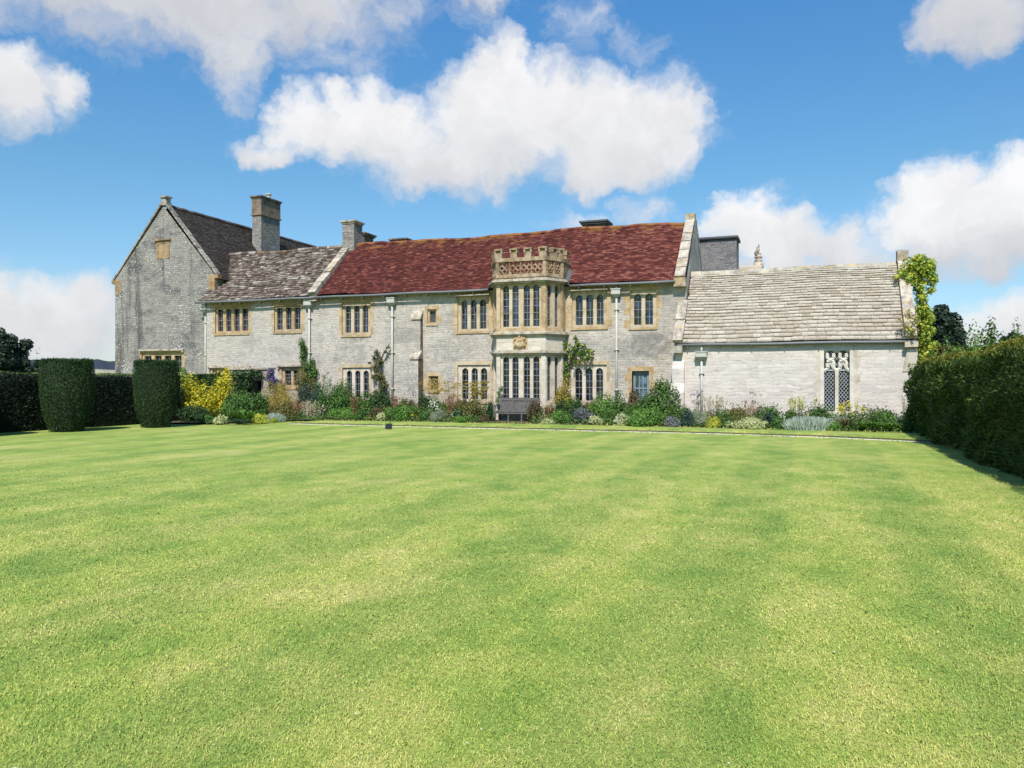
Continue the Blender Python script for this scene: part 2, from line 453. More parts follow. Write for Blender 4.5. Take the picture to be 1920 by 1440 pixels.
DARKSTONE = mat_stone('weathered_brown_stone', (.23, 0.169, .12), (.135, 0.097, .075), (.065, 0.053, .05), 3.0, .5, .35, (.36, 0.329, .29))
CHIMNEY_GREY = mat_rubble('chimney_rubble', (.25, 0.227, .205), (.17, 0.158, .147), (.085, 0.080, .08), (.045, 0.044, .042), w=.36, h=.12, stain=.6, speck=.8, ochre=.25, bump=.7, joint=.6)
PARAPET = mat_stone('lichened_ochre_parapet', (0.377, 0.302, 0.215), (0.283, 0.186, 0.098), (0.139, 0.097, 0.062), 4.5, .6, .55, (0.394, 0.352, 0.304))
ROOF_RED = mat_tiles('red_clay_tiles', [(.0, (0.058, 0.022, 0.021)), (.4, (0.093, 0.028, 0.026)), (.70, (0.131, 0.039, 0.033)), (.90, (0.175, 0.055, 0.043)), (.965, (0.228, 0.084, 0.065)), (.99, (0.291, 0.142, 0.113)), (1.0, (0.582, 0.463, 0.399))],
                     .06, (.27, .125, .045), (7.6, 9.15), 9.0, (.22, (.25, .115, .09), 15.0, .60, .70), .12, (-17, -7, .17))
ROOF_LINK = mat_tiles('stone_slates', [(.0, (.065, 0.046, .038)), (.35, (.105, 0.077, .062)), (.58, (.165, 0.126, .103)), (.76, (.25, 0.208, .175)), (.92, (.46, 0.416, .375)), (1.0, (.62, 0.571, .53))],
                      .30, (.32, 0.194, .08), (8.0, 9.8), 6.0, (.65, (.56, 0.513, .47), 4.5, .57, .66))
ROOF_WING = mat_tiles('dark_brown_tiles', [(.0, (.055, 0.043, .038)), (.5, (.095, 0.075, .066)), (.85, (.145, 0.116, .10)), (1.0, (.28, 0.242, .21))], .3, None, None, 4.0)
ROOF_CHAPEL = mat_tiles('pale_stone_slates', [(.0, (0.271, 0.210, 0.156)), (.22, (0.367, 0.302, 0.241)), (.55, (0.452, 0.389, 0.324)), (.8, (0.504, 0.446, 0.386)), (1.0, (0.573, 0.517, 0.463))],
                        .40, None, None, 9.0, (.7, (0.212, 0.179, 0.151), 8.0, .55, .66))
DECK = mat_plain('roof_deck', (.035, .03, .027), .9)
LEADGREY = mat_plain('lead_sheet', (.075, .078, .082), .7, .25)
GUTTER = mat_plain('grey_gutter', (.15, .155, .16), .5, .12)
PIPE = mat_plain('pale_grey_pipe', (.43, .42, .385), .5, .1)
CAME = mat_plain('lead_came', (.22, .235, .26), .5, .2)
BLUEWOOD = mat_plain('blue_grey_paint', (.17, .23, .25), .55, .15)
BENCHWOOD = mat_plain('weathered_oak', (.115, .105, .098), .85, .35, 9.0, bump=.3)
BLACK = mat_plain('black_metal', (.012, .013, .016), .45, .2)
BARK = mat_plain('bark', (.10, .075, .055), .95, .3, 8.0, bump=.5)
IRON = mat_plain('dark_iron', (.04, .04, .045), .6, .2)

def mat_glass(name, tint, ref=.5, pw=.15, ph=.27, tilt=.16):
    m, nt = new_mat(name)
    pos = POS(nt)
    sx = N(nt, 'ShaderNodeSeparateXYZ', {0: pos})
    cell = N(nt, 'ShaderNodeCombineXYZ', {0: M_(nt, 'FLOOR', M_(nt, 'DIVIDE', M_(nt, 'ADD', sx.outputs[0], sx.outputs[1]), pw)), 1: M_(nt, 'FLOOR', M_(nt, 'DIVIDE', sx.outputs[2], ph)), 2: 0.0}).outputs[0]
    wn = N(nt, 'ShaderNodeTexWhiteNoise', {'Vector': cell}, noise_dimensions='3D')
    n1 = NOISE(nt, pos, 1.3, 3, .6)
    f = M_(nt, 'ADD', M_(nt, 'MULTIPLY', n1, .8), M_(nt, 'MULTIPLY_ADD', wn.outputs[0], .5, -.2))
    col = RAMP(nt, f, [(.25, tuple(c * .25 for c in tint)), (.55, tint), (.9, tuple(c * 1.9 for c in tint))])  # paler panes stand in for reflected sky, mixed into the base colour
    n2 = NOISE(nt, pos, 7.0, 2, .5)
    b = N(nt, 'ShaderNodeBump', {'Height': n2, 'Strength': .25, 'Distance': .05})
    nn = VM(nt, 'NORMALIZE', VM(nt, 'ADD', b.outputs[0], VM(nt, 'MULTIPLY', VM(nt, 'SUBTRACT', wn.outputs[1], (.5, .5, .5)), (tilt, tilt * .5, tilt * 1.6))))
    p = N(nt, 'ShaderNodeBsdfPrincipled', {'Base Color': col, 'Roughness': .05, 'Specular IOR Level': ref, 'Normal': nn})
    N(nt, 'ShaderNodeOutputMaterial', {'Surface': p.outputs[0]})
    return m
GLASS_UP = mat_glass('old_glass_reflecting', (.024, .028, .042), .9)
GLASS_LOW = mat_glass('old_glass_dark', (.009, .008, .012), .6)

# ------------------------------------------------------------------ masonry helpers
def plane_T(Y):
    return lambda u, d, z: (u, Y + d, z)
def line_T(o, e):
    """Facet from o to e (2D); u runs from o, d goes inward."""
    ox, oy = o; L = math.hypot(e[0] - ox, e[1] - oy)
    ax, ay = (e[0] - ox) / L, (e[1] - oy) / L
    nx, ny = -ay, ax                      # inward for a facade walked left to right
    return (lambda u, d, z: (ox + ax * u + nx * d, oy + ay * u + ny * d, z)), L

def wall_holes(mb, T, u0, u1, z0, z1, holes, thick=.3):
    us = sorted({u0, u1, *[h[0] for h in holes], *[h[1] for h in holes]})
    zs = sorted({z0, z1, *[h[2] for h in holes], *[h[3] for h in holes]})
    us = [u for u in us if u0 <= u <= u1]; zs = [z for z in zs if z0 <= z <= z1]
    for i in range(len(us) - 1):
        for j in range(len(zs) - 1):
            cu, cz = (us[i] + us[i + 1]) / 2, (zs[j] + zs[j + 1]) / 2
            if any(h[0] < cu < h[1] and h[2] < cz < h[3] for h in holes):
                continue
            mb.poly([T(us[i], 0, zs[j]), T(us[i + 1], 0, zs[j]), T(us[i + 1], 0, zs[j + 1]), T(us[i], 0, zs[j + 1])])
    for (a, b, c, d) in holes:
        mb.poly([T(a, 0, c), T(a, thick, c), T(a, thick, d), T(a, 0, d)])
        mb.poly([T(b, 0, c), T(b, thick, c), T(b, thick, d), T(b, 0, d)])
        mb.poly([T(a, 0, c), T(b, 0, c), T(b, thick, c), T(a, thick, c)])
        mb.poly([T(a, 0, d), T(b, 0, d), T(b, thick, d), T(a, thick, d)])

def arch_pts(a, b, zt, arched, n=12):
    w = b - a; c = (a + b) / 2
    if not arched:
        return [(a, zt), (b, zt)]
    rise = w * .48
    out = []
    for i in range(n + 1):
        x = -1 + 2 * i / n
        k = math.sqrt(max(0, 1 - x * x)) * .8 + (1 - abs(x)) * .2
        out.append((c + x * w / 2, zt - rise + rise * k))
    return out

def frame_mesh(mb, T, lights, zt, zb, U0, U1, Z0, Z1, arched, f0, f1):
    def q(pts, d):
        mb.poly([T(u, d, z) for u, z in pts])
    # front
    q([(U0, Z0), (U1, Z0), (U1, zb), (U0, zb)], f0)
    prev = U0
    for (a, b) in lights:
        q([(prev, zb), (a, zb), (a, Z1), (prev, Z1)], f0)
        ap = arch_pts(a, b, zt, arched)
        for (p, r) in zip(ap[:-1], ap[1:]):
            q([p, r, (r[0], Z1), (p[0], Z1)], f0)
            mb.poly([T(p[0], f0, p[1]), T(r[0], f0, r[1]), T(r[0], f1, r[1]), T(p[0], f1, p[1])])
        mb.poly([T(a, f0, zb), T(a, f1, zb), T(a, f1, ap[0][1]), T(a, f0, ap[0][1])])
        mb.poly([T(b, f0, zb), T(b, f1, zb), T(b, f1, ap[-1][1]), T(b, f0, ap[-1][1])])
        mb.poly([T(a, f0, zb), T(b, f0, zb), T(b, f1, zb), T(a, f1, zb)])
        prev = b
    q([(prev, zb), (U1, zb), (U1, Z1), (prev, Z1)], f0)

def lead_bars(mb, T, a, b, zb, zt, d, rows, diamond=False, cols=2, t=.010):
    if diamond:
        st = (b - a) / 3.0
        sl = 1.25
        H = zt - zb
        k = -int(H / sl / st) - 1
        while a + k * st < b:
            for sgn in (1, -1):
                # line u = u0 + (z-zb)/sl (sgn=1) or mirrored
                z0, z1 = zb, zt
                u_at = lambda z: a + k * st + (z - zb) / sl
                lo = zb + max(0.0, (a - (a + k * st)) * sl); hi = min(zt, zb + (b - (a + k * st)) * sl)
                if hi - lo > .02:
                    p = (u_at(lo), lo); r = (u_at(hi), hi)
                    if sgn < 0:
                        p = (a + b - p[0], p[1]); r = (a + b - r[0], r[1])
                    mb.tube([T(p[0], d - .002 * sgn, p[1]), T(r[0], d - .002 * sgn, r[1])], t * .75, 4, False)
            k += 1
        return
    for i in range(1, rows):
        z = zb + (zt - zb) * i / rows
        mb.tbox(T, a, b, d - .012, d + .004, z - t, z + t)
    for j in range(1, cols):
        u = a + (b - a) * j / cols
        mb.tbox(T, u - t * .8, u + t * .8, d - .008, d + .004, zb, zt)

HASH = random.Random(3)
def stone_window(parent, T, lights, zt, zb, arched=True, rows=4, mat=OCHRE_PALE, smat=OCHRE, glass=GLASS_UP, diamond=False,
                 hood=None, jamb=.13, head=.14, sill=.12, surround=True, cols=2, sub_only=False, f0=.07, tall_sill=None):
    """A mullioned window: frame (the part) with glass, leading, dressings and hood as sub-parts. Returns the wall opening."""
    U0, U1, Z0, Z1 = lights[0][0] - jamb, lights[-1][1] + jamb, zb - sill, zt + head
    mb = MB()
    frame_mesh(mb, T, lights, zt, zb, U0, U1, Z0, Z1, arched, f0, f0 + .16)
    fr = mb.build('window_frame' if sub_only else 'window', mat, parent)
    par = parent if sub_only else fr
    g = MB(); l = MB()
    for (a, b) in lights:
        g.poly([T(a - .02, f0 + .12, zb - .02), T(b + .02, f0 + .12, zb - .02), T(b + .02, f0 + .12, zt + .02), T(a - .02, f0 + .12, zt + .02)])
        lead_bars(l, T, a, b, zb, zt, f0 + .105, rows, diamond, cols)
    g.build('glass', glass, par)
    l.build('leading', CAME, par)
    if surround:
        s = MB()
        z = Z0; i = HASH.randint(0, 1)
        while z < Z1 - .02:
            h = min(HASH.uniform(.24, .36), Z1 - z)
            if Z1 - (z + h) < .1: h = Z1 - z
            for side in (0, 1):
                w = (.21 if (i + side) % 2 else .13) + HASH.uniform(-.05, .06)
                e = HASH.uniform(.002, .006)
                if side == 0: s.tbox(T, U0 - w, U0, -e, .03, z + .004, z + h - .004)
                else: s.tbox(T, U1, U1 + w, -e, .03, z + .004, z + h - .004)
            z += h; i += 1
        s.tbox(T, U0 - .12, U1 + .12, -.007, .03, Z1, Z1 + .17)
        s.tbox(T, U0 - .05, U1 + .05, -.045, .06, Z0 - .10, Z0)
        s.build('dressed_surround', smat, par)
    if hood:
        hz, ex, drop = hood
        h = MB()
        h.tbox(T, U0 - ex, U1 + ex, -.13, .0, Z1 + hz, Z1 + hz + .09)
        h.tbox(T, U0 - ex, U0 - ex + .10, -.10, .0, Z1 + hz - drop, Z1 + hz)
        h.tbox(T, U1 + ex - .10, U1 + ex, -.10, .0, Z1 + hz - drop, Z1 + hz)
        h.build('hood_mould', COPING, par)
    return (U0, U1, Z0, Z1)

def win_px(parent, Y, px_lights, ytop, ybot, **kw):
    mid = (px_lights[0][0] + px_lights[-1][1]) / 2
    Yg = Y + .1
    lights = [(XF(a, Yg), XF(b, Yg)) for a, b in px_lights]
    return stone_window(parent, plane_T(Y), lights, ZF(mid, ytop, Yg), ZF(mid, ybot, Yg), **kw)

def tile_field(name, O, a, s, n, rows, bounds, wmean, thick, mat, parent, jit=.25, sag=None, seed=1):
    """Tiles on a slope. O origin at the eave, a along, s up the slope, n normal. rows: list of (v0, exposure).
    bounds(v) gives the extent along a. Two faces a tile: top and front edge."""
    rg = np.random.default_rng(seed)
    P = []; E = []
    O, a, s, n = map(np.array, (O, a, s, n))
    for (v0, ex) in rows:
        b0, b1 = bounds(v0)
        k = int((b1 - b0) / wmean * 1.3) + 3
        w = wmean * (1 + jit * (rg.random(k) * 2 - 1))
        e = b0 - rg.random() * wmean + np.concatenate([[0], np.cumsum(w)])
        e = e[e < b1 + wmean]
        u0 = np.clip(e[:-1], b0, b1); u1 = np.clip(e[1:], b0, b1)
        ok = (u1 - u0) > wmean * .15
        u0, u1 = u0[ok] + .004, u1[ok] - .004
        m = len(u0)
        h0 = thick * (1 + .45 * (rg.random(m) * 2 - 1))
        dv = ex * .07 * (rg.random(m) * 2 - 1)
        tl = thick * .12 * (rg.random(m) * 2 - 1)
        def pt(u, v, h):
            p = O + u[:, None] * a + v[:, None] * s + h[:, None] * n
            if sag is not None: p[:, 2] += sag(p[:, 0])
            return p
        va = v0 + dv; vb = np.full(m, v0 + ex * 1.25)
        A = pt(u0, va, h0 + tl); B = pt(u1, va, h0 - tl); Cc = pt(u1, vb, np.full(m, thick * .12)); D = pt(u0, vb, np.full(m, thick * .12))
        A2 = pt(u0, va + thick * .9, np.full(m, -.02)); B2 = pt(u1, va + thick * .9, np.full(m, -.02))
        P.append(np.stack([A, B, Cc, D, A2, B2], 1))
    P = np.concatenate(P)
    m = len(P)
    me = bpy.data.meshes.new(name)
    me.vertices.add(m * 6); me.loops.add(m * 8); me.polygons.add(m * 2)
    me.vertices.foreach_set('co', P.astype(np.float32).ravel())
    base = (np.arange(m) * 6)[:, None]
    idx = np.concatenate([base + np.array([[0, 1, 2, 3]]), base + np.array([[4, 5, 1, 0]])], 1)
    me.loops.foreach_set('vertex_index', idx.astype(np.int32).ravel())
    me.polygons.foreach_set('loop_start', np.arange(0, m * 8, 4, dtype=np.int32))
    me.update(calc_edges=True); me.validate()
    return link(name, me, mat, parent)

def even_rows(S_len, ex):
    k = int(round(S_len / ex)); ex = S_len / k
    return [(i * ex, ex) for i in range(k)]
def graded_rows(S_len, e0, e1):
    out = []; v = 0
    while v < S_len - e1 * .6:
        ex = e0 + (e1 - e0) * v / S_len
        ex = min(ex, S_len - v); out.append((v, ex)); v += ex
    return out

def raked_coping(mb, p0, p1, half, width_axis, up, thick, nst, over=.0):
    """Coping stones laid up a gable from p0 to p1."""
    p0, p1, w, up = Vector(p0), Vector(p1), Vector(width_axis), Vector(up)
    for i in range(nst):
        a = p0.lerp(p1, i / nst + .004); b = p0.lerp(p1, (i + 1) / nst - .004)
        t = thick * HASH.uniform(.85, 1.15); hw = half * HASH.uniform(.95, 1.06)
        mb.hexa([a - w * hw, a + w * hw, b + w * hw, b - w * hw, a - w * hw + up * t, a + w * hw + up * t, b + w * hw + up * t, b - w * hw + up * t])

def chimney(parent, x0, x1, y0, y1, z0, z1, mat, capmat=DARKSTONE, cap=.07, band=None, topbox=None):
    mb = MB(); mb.box(x0, x1, y0, y1, z0, z1)
    c = mb.build('chimney', mat, parent)
    k = MB()
    k.box(x0 - cap, x1 + cap, y0 - cap, y1 + cap, z1, z1 + .09)
    k.box(x0 - cap - .06, x1 + cap + .06, y0 - cap - .06, y1 + cap + .06, z1 + .09, z1 + .17)
    if band:
        k.box(x0 - .07, x1 + .07, y0 - .07, y1 + .07, band, band + .09)
        k.box(x0 - .025, x1 + .025, y0 - .025, y1 + .025, band + .09, z1)
    k.build('chimney_cap', capmat, c)
    return c

def gutter(parent, x0, x1, Y, Z, r=.055):
    mb = MB()
    n = int((x1 - x0) / 1.5) + 2
    pts = [(x0 + (x1 - x0) * i / n, Y, Z + .012 * math.sin(i * 1.7)) for i in range(n + 1)]
    mb.tube(pts, r, 10)
    for i in range(n):
        x = pts[i][0] + .4
        mb.box(x - .015, x + .015, Y - .015, Y + .25, Z - .13, Z - .075)
    return mb.build('gutter', GUTTER, parent, True)

def downpipe(parent, px, Yw, ztop, hz0, hz1, hw, z_end=0.05, bend=False, Xo=None):
    X = XF(px, Yw - .1) if Xo is None else Xo
    y = Yw - .11
    mb = MB()
    mb.tube([(X, y, hz0), (X, y, z_end)], .048, 10)
    z = hz0 - .6
    while z > .5:
        mb.tube([(X, y, z), (X, y, z - .09)], .062, 10)
        mb.box(X - .10, X + .10, y + .03, y + .11, z - .06, z - .03)
        z -= 1.7
    mb.tube([(X, y, ztop), (X, y, hz1 - .02)], .045, 10)
    p = mb.build('downpipe', PIPE, parent, True)
    h = MB()
    y0, y1 = Yw - .30, Yw - .01
    h.hexa([(X - .06, y - .07, hz0 - .12), (X + .06, y - .07, hz0 - .12), (X + .06, y + .09, hz0 - .12), (X - .06, y + .09, hz0 - .12),
            (X - hw, y0, hz0), (X + hw, y0, hz0), (X + hw, y1, hz0), (X - hw, y1, hz0)])
    h.box(X - hw, X + hw, y0, y1, hz0, hz1 - .04)
    h.box(X - hw - .025, X + hw + .025, y0 - .025, y1, hz1 - .04, hz1)
    h.build('hopper_head', PIPE, p)
    return p
# ================================================================== BUILDINGS
D = 33.0                                   # facade plane of the long front
EZ, RY, RZ = 5.86, 36.0, 8.80              # eave height, ridge line of the long front
def sagfn(x):
    return .05 * np.sin(x * .55 + .6) + .025 * np.sin(x * 1.7) + .01 * np.sin(x * 5.1)

# ------------------------------------------------------------------ gabled wing (far left)
WY = 33.3
wing = empty('gabled_wing', (-32.3, WY, 0), 'tall grey stone wing with steep gable and dark brown tiled roof at the left end', 'house')
WX0, WX1, WXM = -35.7, -28.9, -32.3
WEZ, WAZ, WBACK = 7.35, 11.15, 50.0
holes = [win_px(wing, WY, [(271.7, 284.7), (290.7, 303.7), (309.5, 322), (327.8, 341)], 667, 697, arched=False, rows=3, mat=OCHRE, smat=OCHRE,
                glass=GLASS_LOW, hood=(.10, .12, .10), head=.16)]
mb = MB(); T = plane_T(WY)
wall_holes(mb, T, WX0, WX1, 0, WEZ, holes)
mb.poly([(WX0, WY, WEZ), (WX1, WY, WEZ), (WXM, WY, WAZ)])
mb.poly([(WX1, WY, 0), (WX1, WBACK, 0), (WX1, WBACK, WEZ), (WX1, WY, WEZ)])
mb.poly([(WX0, WY, 0), (WX0, WBACK, 0), (WX0, WBACK, WEZ), (WX0, WY, WEZ)])
mb.poly([(WX0, WBACK, 0), (WX1, WBACK, 0), (WX1, WBACK, WEZ), (WXM, WBACK, WAZ), (WX0, WBACK, WEZ)])
mb.build('wall', WALL_WING, wing)
pitch = Vector((WXM - WX1, 0, WAZ - WEZ)); pl = pitch.length; ps = pitch / pl
nr = Vector((ps.z, 0, -ps.x))
ov = .42
O = Vector((WX1, WY + .30, WEZ)) - ps * ov + nr * .06
tile_field('roof', O, (0, 1, 0), ps, nr, even_rows(pl + ov, .125), lambda v: (0, WBACK - WY - .3), .19, .018, ROOF_WING, wing, seed=3)
mb = MB()
o2 = Vector((WX1, WY + .30, WEZ)) - ps * (ov - .02) + nr * .02
e2 = Vector((WXM, WY + .30, WAZ)) + nr * .02
for pts in ([o2, o2 + Vector((0, WBACK - WY, 0)), e2 + Vector((0, WBACK - WY, 0)), e2],):
    mb.poly(pts)
m2 = [Vector((2 * WXM - p.x, p.y, p.z)) for p in [o2, o2 + Vector((0, WBACK - WY, 0)), e2 + Vector((0, WBACK - WY, 0)), e2]]
mb.poly(m2)
mb.build('roof_deck', DECK, wing)
mb = MB()
y = WY + .35
while y < WBACK:
    mb.tube([(WXM, y, WAZ + .06), (WXM, y + .42, WAZ + .06 + HASH.uniform(-.015, .015))], .13, 8); y += .44
mb.build('ridge_tiles', ROOF_WING, wing)
for sgn in (1, -1):
    mb = MB()
    X1 = WXM + sgn * (WX1 - WXM + .12)
    p0 = Vector((X1, WY + .12, WEZ - .05)); p1 = Vector((WXM + sgn * .12, WY + .12, WAZ + .10))
    d = (p1 - p0).normalized(); up = Vector((abs(d.z) * sgn, 0, abs(d.x)))
    raked_coping(mb, p0, p1, .15, (0, 1, 0), up, .09, 11)
    mb.build('gable_coping', COPING_DARK, wing)
for X, w in ((WX0, .42), (WX1 - .42, .42)):
    mb = MB()
    for k in range(4):
        ww = w + (.05 if k % 2 else -.04)
        xa = WX0 - .012 if X == WX0 else WX1 - ww
        mb.box(xa, xa + ww + (.0 if X == WX0 else .012), WY - .01, WY + .25, WEZ - .82 + k * .20, WEZ - .82 + (k + 1) * .20 - .008)
    if X == WX0: mb.box(WX0 - .24, WX0, WY - .02, WY + .3, WEZ - .22, WEZ - .02)
    else: mb.box(WX1, WX1 + .24, WY - .02, WY + .3, WEZ - .22, WEZ - .02)
    mb.build('kneeler', RUSTSTONE, wing)
mb = MB()
mb.box(WXM - .22, WXM + .22, WY - .01, WY + .36, WAZ + .06, WAZ + .24)
mb.box(WXM - .17, WXM + .17, WY + .02, WY + .34, WAZ + .24, WAZ + .48)
mb.box(WXM - .25, WXM + .25, WY - .05, WY + .40, WAZ + .48, WAZ + .56)
mb.build('finial_base', COPING_DARK, wing)
# blocked window high in the gable
bx0, bx1 = XF(294, WY), XF(318.5, WY); bz1, bz0 = ZF(306, 452, WY), ZF(306, 485, WY)
mb = MB()
mb.box(bx0, bx0 + .14, WY - .03, WY + .05, bz0, bz1); mb.box(bx1 - .14, bx1, WY - .03, WY + .05, bz0, bz1)
mb.box(bx0 + .14, bx1 - .14, WY - .03, WY + .05, bz1 - .14, bz1); mb.box(bx0 + .14, bx1 - .14, WY - .012, WY + .05, bz0, bz1 - .14)
mb.box(bx0 - .08, bx1 + .08, WY - .12, WY, bz1 + .02, bz1 + .10)
mb.build('blocked_window', RUSTSTONE, wing)
chx0, chx1 = -31.2, -30.55
chimney(wing, chx0, chx1, 39.2, 41.0, 8.4, 12.75, CHIMNEY_GREY, DARKSTONE, .05, band=11.75)
mb = MB(); mb.lathe(-30.85, 40.3, [(.13, 12.9), (.12, 13.15), (.12, 13.2), (.19, 13.22), (.19, 13.28), (.05, 13.30)], 12)
mb.build('chimney_pot', CREAM, wing)
downpipe(wing, 385.5, WY - .02, 5.85, ZF(385, 583, WY), ZF(385, 575.5, WY), .19)

# ------------------------------------------------------------------ link range (stone slates)
LX0, LX1 = -29.2, -22.4
linkr = empty('stone_roofed_range', ((LX0 + LX1) / 2, D, 0), 'low pale range with mottled brown and white stone slate roof beside the tall gable', 'house')
holes = [
    win_px(linkr, D, [(409, 419), (424.7, 434.4), (440, 450), (455, 465.7)], 579.5, 620.7, arched=False, mat=OCHRE, smat=OCHRE, head=.10, jamb=.10),
    win_px(linkr, D, [(519.6, 530.6), (536.8, 547.3), (552.8, 563.8)], 577, 617.5, arched=False, mat=OCHRE, smat=OCHRE, head=.10, jamb=.10),
    win_px(linkr, D, [(405, 416), (421, 431), (436, 446), (451, 462)], 697, 724, arched=False, mat=OCHRE, smat=OCHRE, glass=GLASS_LOW, hood=(.06, .22, .12)),
    win_px(linkr, D, [(534.7, 546.6), (551, 562.7)], 695, 722, arched=False, mat=OCHRE, smat=OCHRE, glass=GLASS_LOW, hood=(.06, .22, .12)),
]
mb = MB()
wall_holes(mb, plane_T(D), LX0 + .05, LX1, 0, EZ - .03, holes)
mb.poly([(LX0 + .05, D, 0), (LX0 + .05, D + .4, 0), (LX0 + .05, D + .4, EZ), (LX0 + .05, D, EZ - .03)])
mb.poly([(LX1, D, EZ - .03), (LX1, RY, RZ - .1), (LX1, 39, EZ), (LX1, 39, 0), (LX1, D, 0)])
mb.poly([(LX0, 39, 0), (LX1, 39, 0), (LX1, 39, EZ), (LX0, 39, EZ)])
mb.build('wall', WALL_LINK, linkr)
sv = Vector((0, RY - (D - .30), RZ - EZ)); sl = sv.length; sv /= sl
nv = Vector((0, -sv.z, sv.y))
E0 = Vector((0, D - .30, EZ))
def lbound(v):
    return (-29.42 if (E0 + sv * v).y < WY + .0 else -30.4, LX1 - .22)
tile_field('roof', E0 + nv * .03, (1, 0, 0), sv, nv, graded_rows(sl, .20, .13), lbound, .25, .042, ROOF_LINK, linkr, .35, sagfn, 5)
mb = MB()
mb.poly([E0 + Vector((-29.1, .02, -.02)), E0 + Vector((LX1, .02, -.02)), Vector((LX1, RY, RZ - .02)), Vector((-30.4, RY, RZ - .02)), Vector((-30.4, WY + .2, EZ + .35)), Vector((-29.1, WY + .2, EZ + .35))])
mb.poly([Vector((-30.4, RY, RZ - .02)), Vector((LX1, RY, RZ - .02)), Vector((LX1, 39.3, EZ)), Vector((-30.4, 39.3, EZ))])
mb.build('roof_deck', DECK, linkr)
mb = MB()
x = -30.2
while x < LX1 - .3:
    mb.tube([(x, RY, RZ + .03 + float(sagfn(x))), (x + .45, RY, RZ + .03 + float(sagfn(x + .45)))], .12, 8); x += .46
mb.build('ridge_tiles', ROOF_LINK, linkr)
mb = MB()
raked_coping(mb, E0 + Vector((LX1 - .02, -.05, .02)), Vector((LX1 - .02, RY, RZ + .05)), .20, (1, 0, 0), nv, .20, 10)
mb.box(LX1 - .22, LX1 + .18, D - .34, D - .02, EZ - .22, EZ + .06)
mb.build('gable_coping', COPING, linkr)
gutter(linkr, LX0 - .35, LX1 + .02, D - .36, EZ - .06)
chimney(linkr, -22.62, -21.92, 35.6, 36.42, 8.3, 9.95, CHIMNEY_GREY, COPING, .04)

# ------------------------------------------------------------------ main hall range (red tiles)
HX0, HX1 = LX1, -4.55
hall = empty('red_roofed_hall', ((HX0 + HX1) / 2, D, 0), 'long pale stone manor range under a red clay tiled roof with battlemented bay window', 'manor house')
holes = [
    win_px(hall, D, [(648.5, 658.8), (664.5, 675), (680.4, 691)], 572.7, 623.5, head=.13, jamb=.16),
    win_px(hall, D, [(806, 817.6)], 583.5, 604.5, arched=False, diamond=True, mat=OCHRE, smat=OCHRE, glass=GLASS_LOW, jamb=.08, head=.08, sill=.06),
    win_px(hall, D, [(865.7, 876.8), (883, 894), (900, 912)], 562, 616.7, head=.15, jamb=.16, hood=(.0, .05, .0)),
    win_px(hall, D, [(1080, 1092.9), (1099.4, 1112.7), (1119, 1132)], 552.8, 609, head=.15, jamb=.16, hood=(.0, .05, .0)),
    win_px(hall, D, [(1189, 1203), (1210, 1224.5)], 550.4, 608.8, head=.13, jamb=.16),
    win_px(hall, D, [(650.7, 660.6), (666.6, 676.3), (682, 692)], 694.7, 745, rows=4, mat=CREAM, smat=OCHRE_PALE, glass=GLASS_LOW, jamb=.19),
    win_px(hall, D, [(808, 821.7)], 707, 730, arched=False, mat=OCHRE, smat=OCHRE, glass=GLASS_LOW, jamb=.06, head=.05, sill=.06, cols=3),
    win_px(hall, D, [(867, 878.6), (884.6, 896.3), (902, 913.8)], 690, 748, rows=5, mat=CREAM, smat=OCHRE_PALE, glass=GLASS_LOW, jamb=.19),
    win_px(hall, D, [(1079, 1092), (1098.5, 1111.5), (1118, 1131)], 690, 751, rows=5, mat=CREAM, smat=OCHRE_PALE, glass=GLASS_LOW, jamb=.18),
]
# blue-grey door at the right
dx0, dx1 = XF(1185, D), XF(1217, D); dz1 = ZF(1200, 695.6, D)
holes.append((dx0, dx1, .12, dz1))
mb = MB()
dy = D + .20
mb.box(dx0 + .03, dx0 + .12, dy - .04, dy + .04, .12, dz1 - .03); mb.box(dx1 - .12, dx1 - .03, dy - .04, dy + .04, .12, dz1 - .03)
mb.box(dx0 + .12, dx1 - .12, dy - .04, dy + .04, dz1 - .12, dz1 - .03); mb.box(dx0 + .12, dx1 - .12, dy - .04, dy + .04, .12, .32)
cxs = [dx0 + .12 + (dx1 - dx0 - .24) * i / 3 for i in range(4)]
for i in range(3):
    mb.box(cxs[i] + .02, cxs[i + 1] - .02, dy - .012, dy + .03, .32, 1.0)
for c in cxs[1:3]: mb.box(c - .02, c + .02, dy - .03, dy + .03, .32, dz1 - .12)
for z in (1.0, 1.42): mb.box(dx0 + .12, dx1 - .12, dy - .026, dy + .03, z - .03, z + .03)
door = mb.build('door', BLUEWOOD, hall)
mb = MB()
for i in range(3):
    for z0, z1 in ((1.03, 1.39), (1.45, dz1 - .12)):
        mb.box(cxs[i] + .02, cxs[i + 1] - .02, dy, dy + .02, z0, z1)
mb.build('glass', mat_glass('pale_reflecting_glass', (.10, .15, .18), .8), door)
mb = MB(); mb.lathe(cxs[2] + .0, dy - .05, [(.0, .98), (.03, 1.0), (.03, 1.05), (.0, 1.07)], 8)
mb.build('handle', IRON, door)
mb = MB()
T = plane_T(D); z = .0; i = 0
while z < dz1 - .05:
    h = min(.34, dz1 - z)
    for side in (0, 1):
        w = .30 if (i + side) % 2 else .16
        if side == 0: mb.tbox(T, dx0 - w, dx0, -.004, .2, z + .003, z + h - .003)
        else: mb.tbox(T, dx1, dx1 + w, -.004, .2, z + .003, z + h - .003)
    z += h; i += 1
mb.tbox(T, dx0 - .2, dx1 + .2, -.006, .2, dz1, dz1 + .19)
mb.build('door_surround', OCHRE, hall)
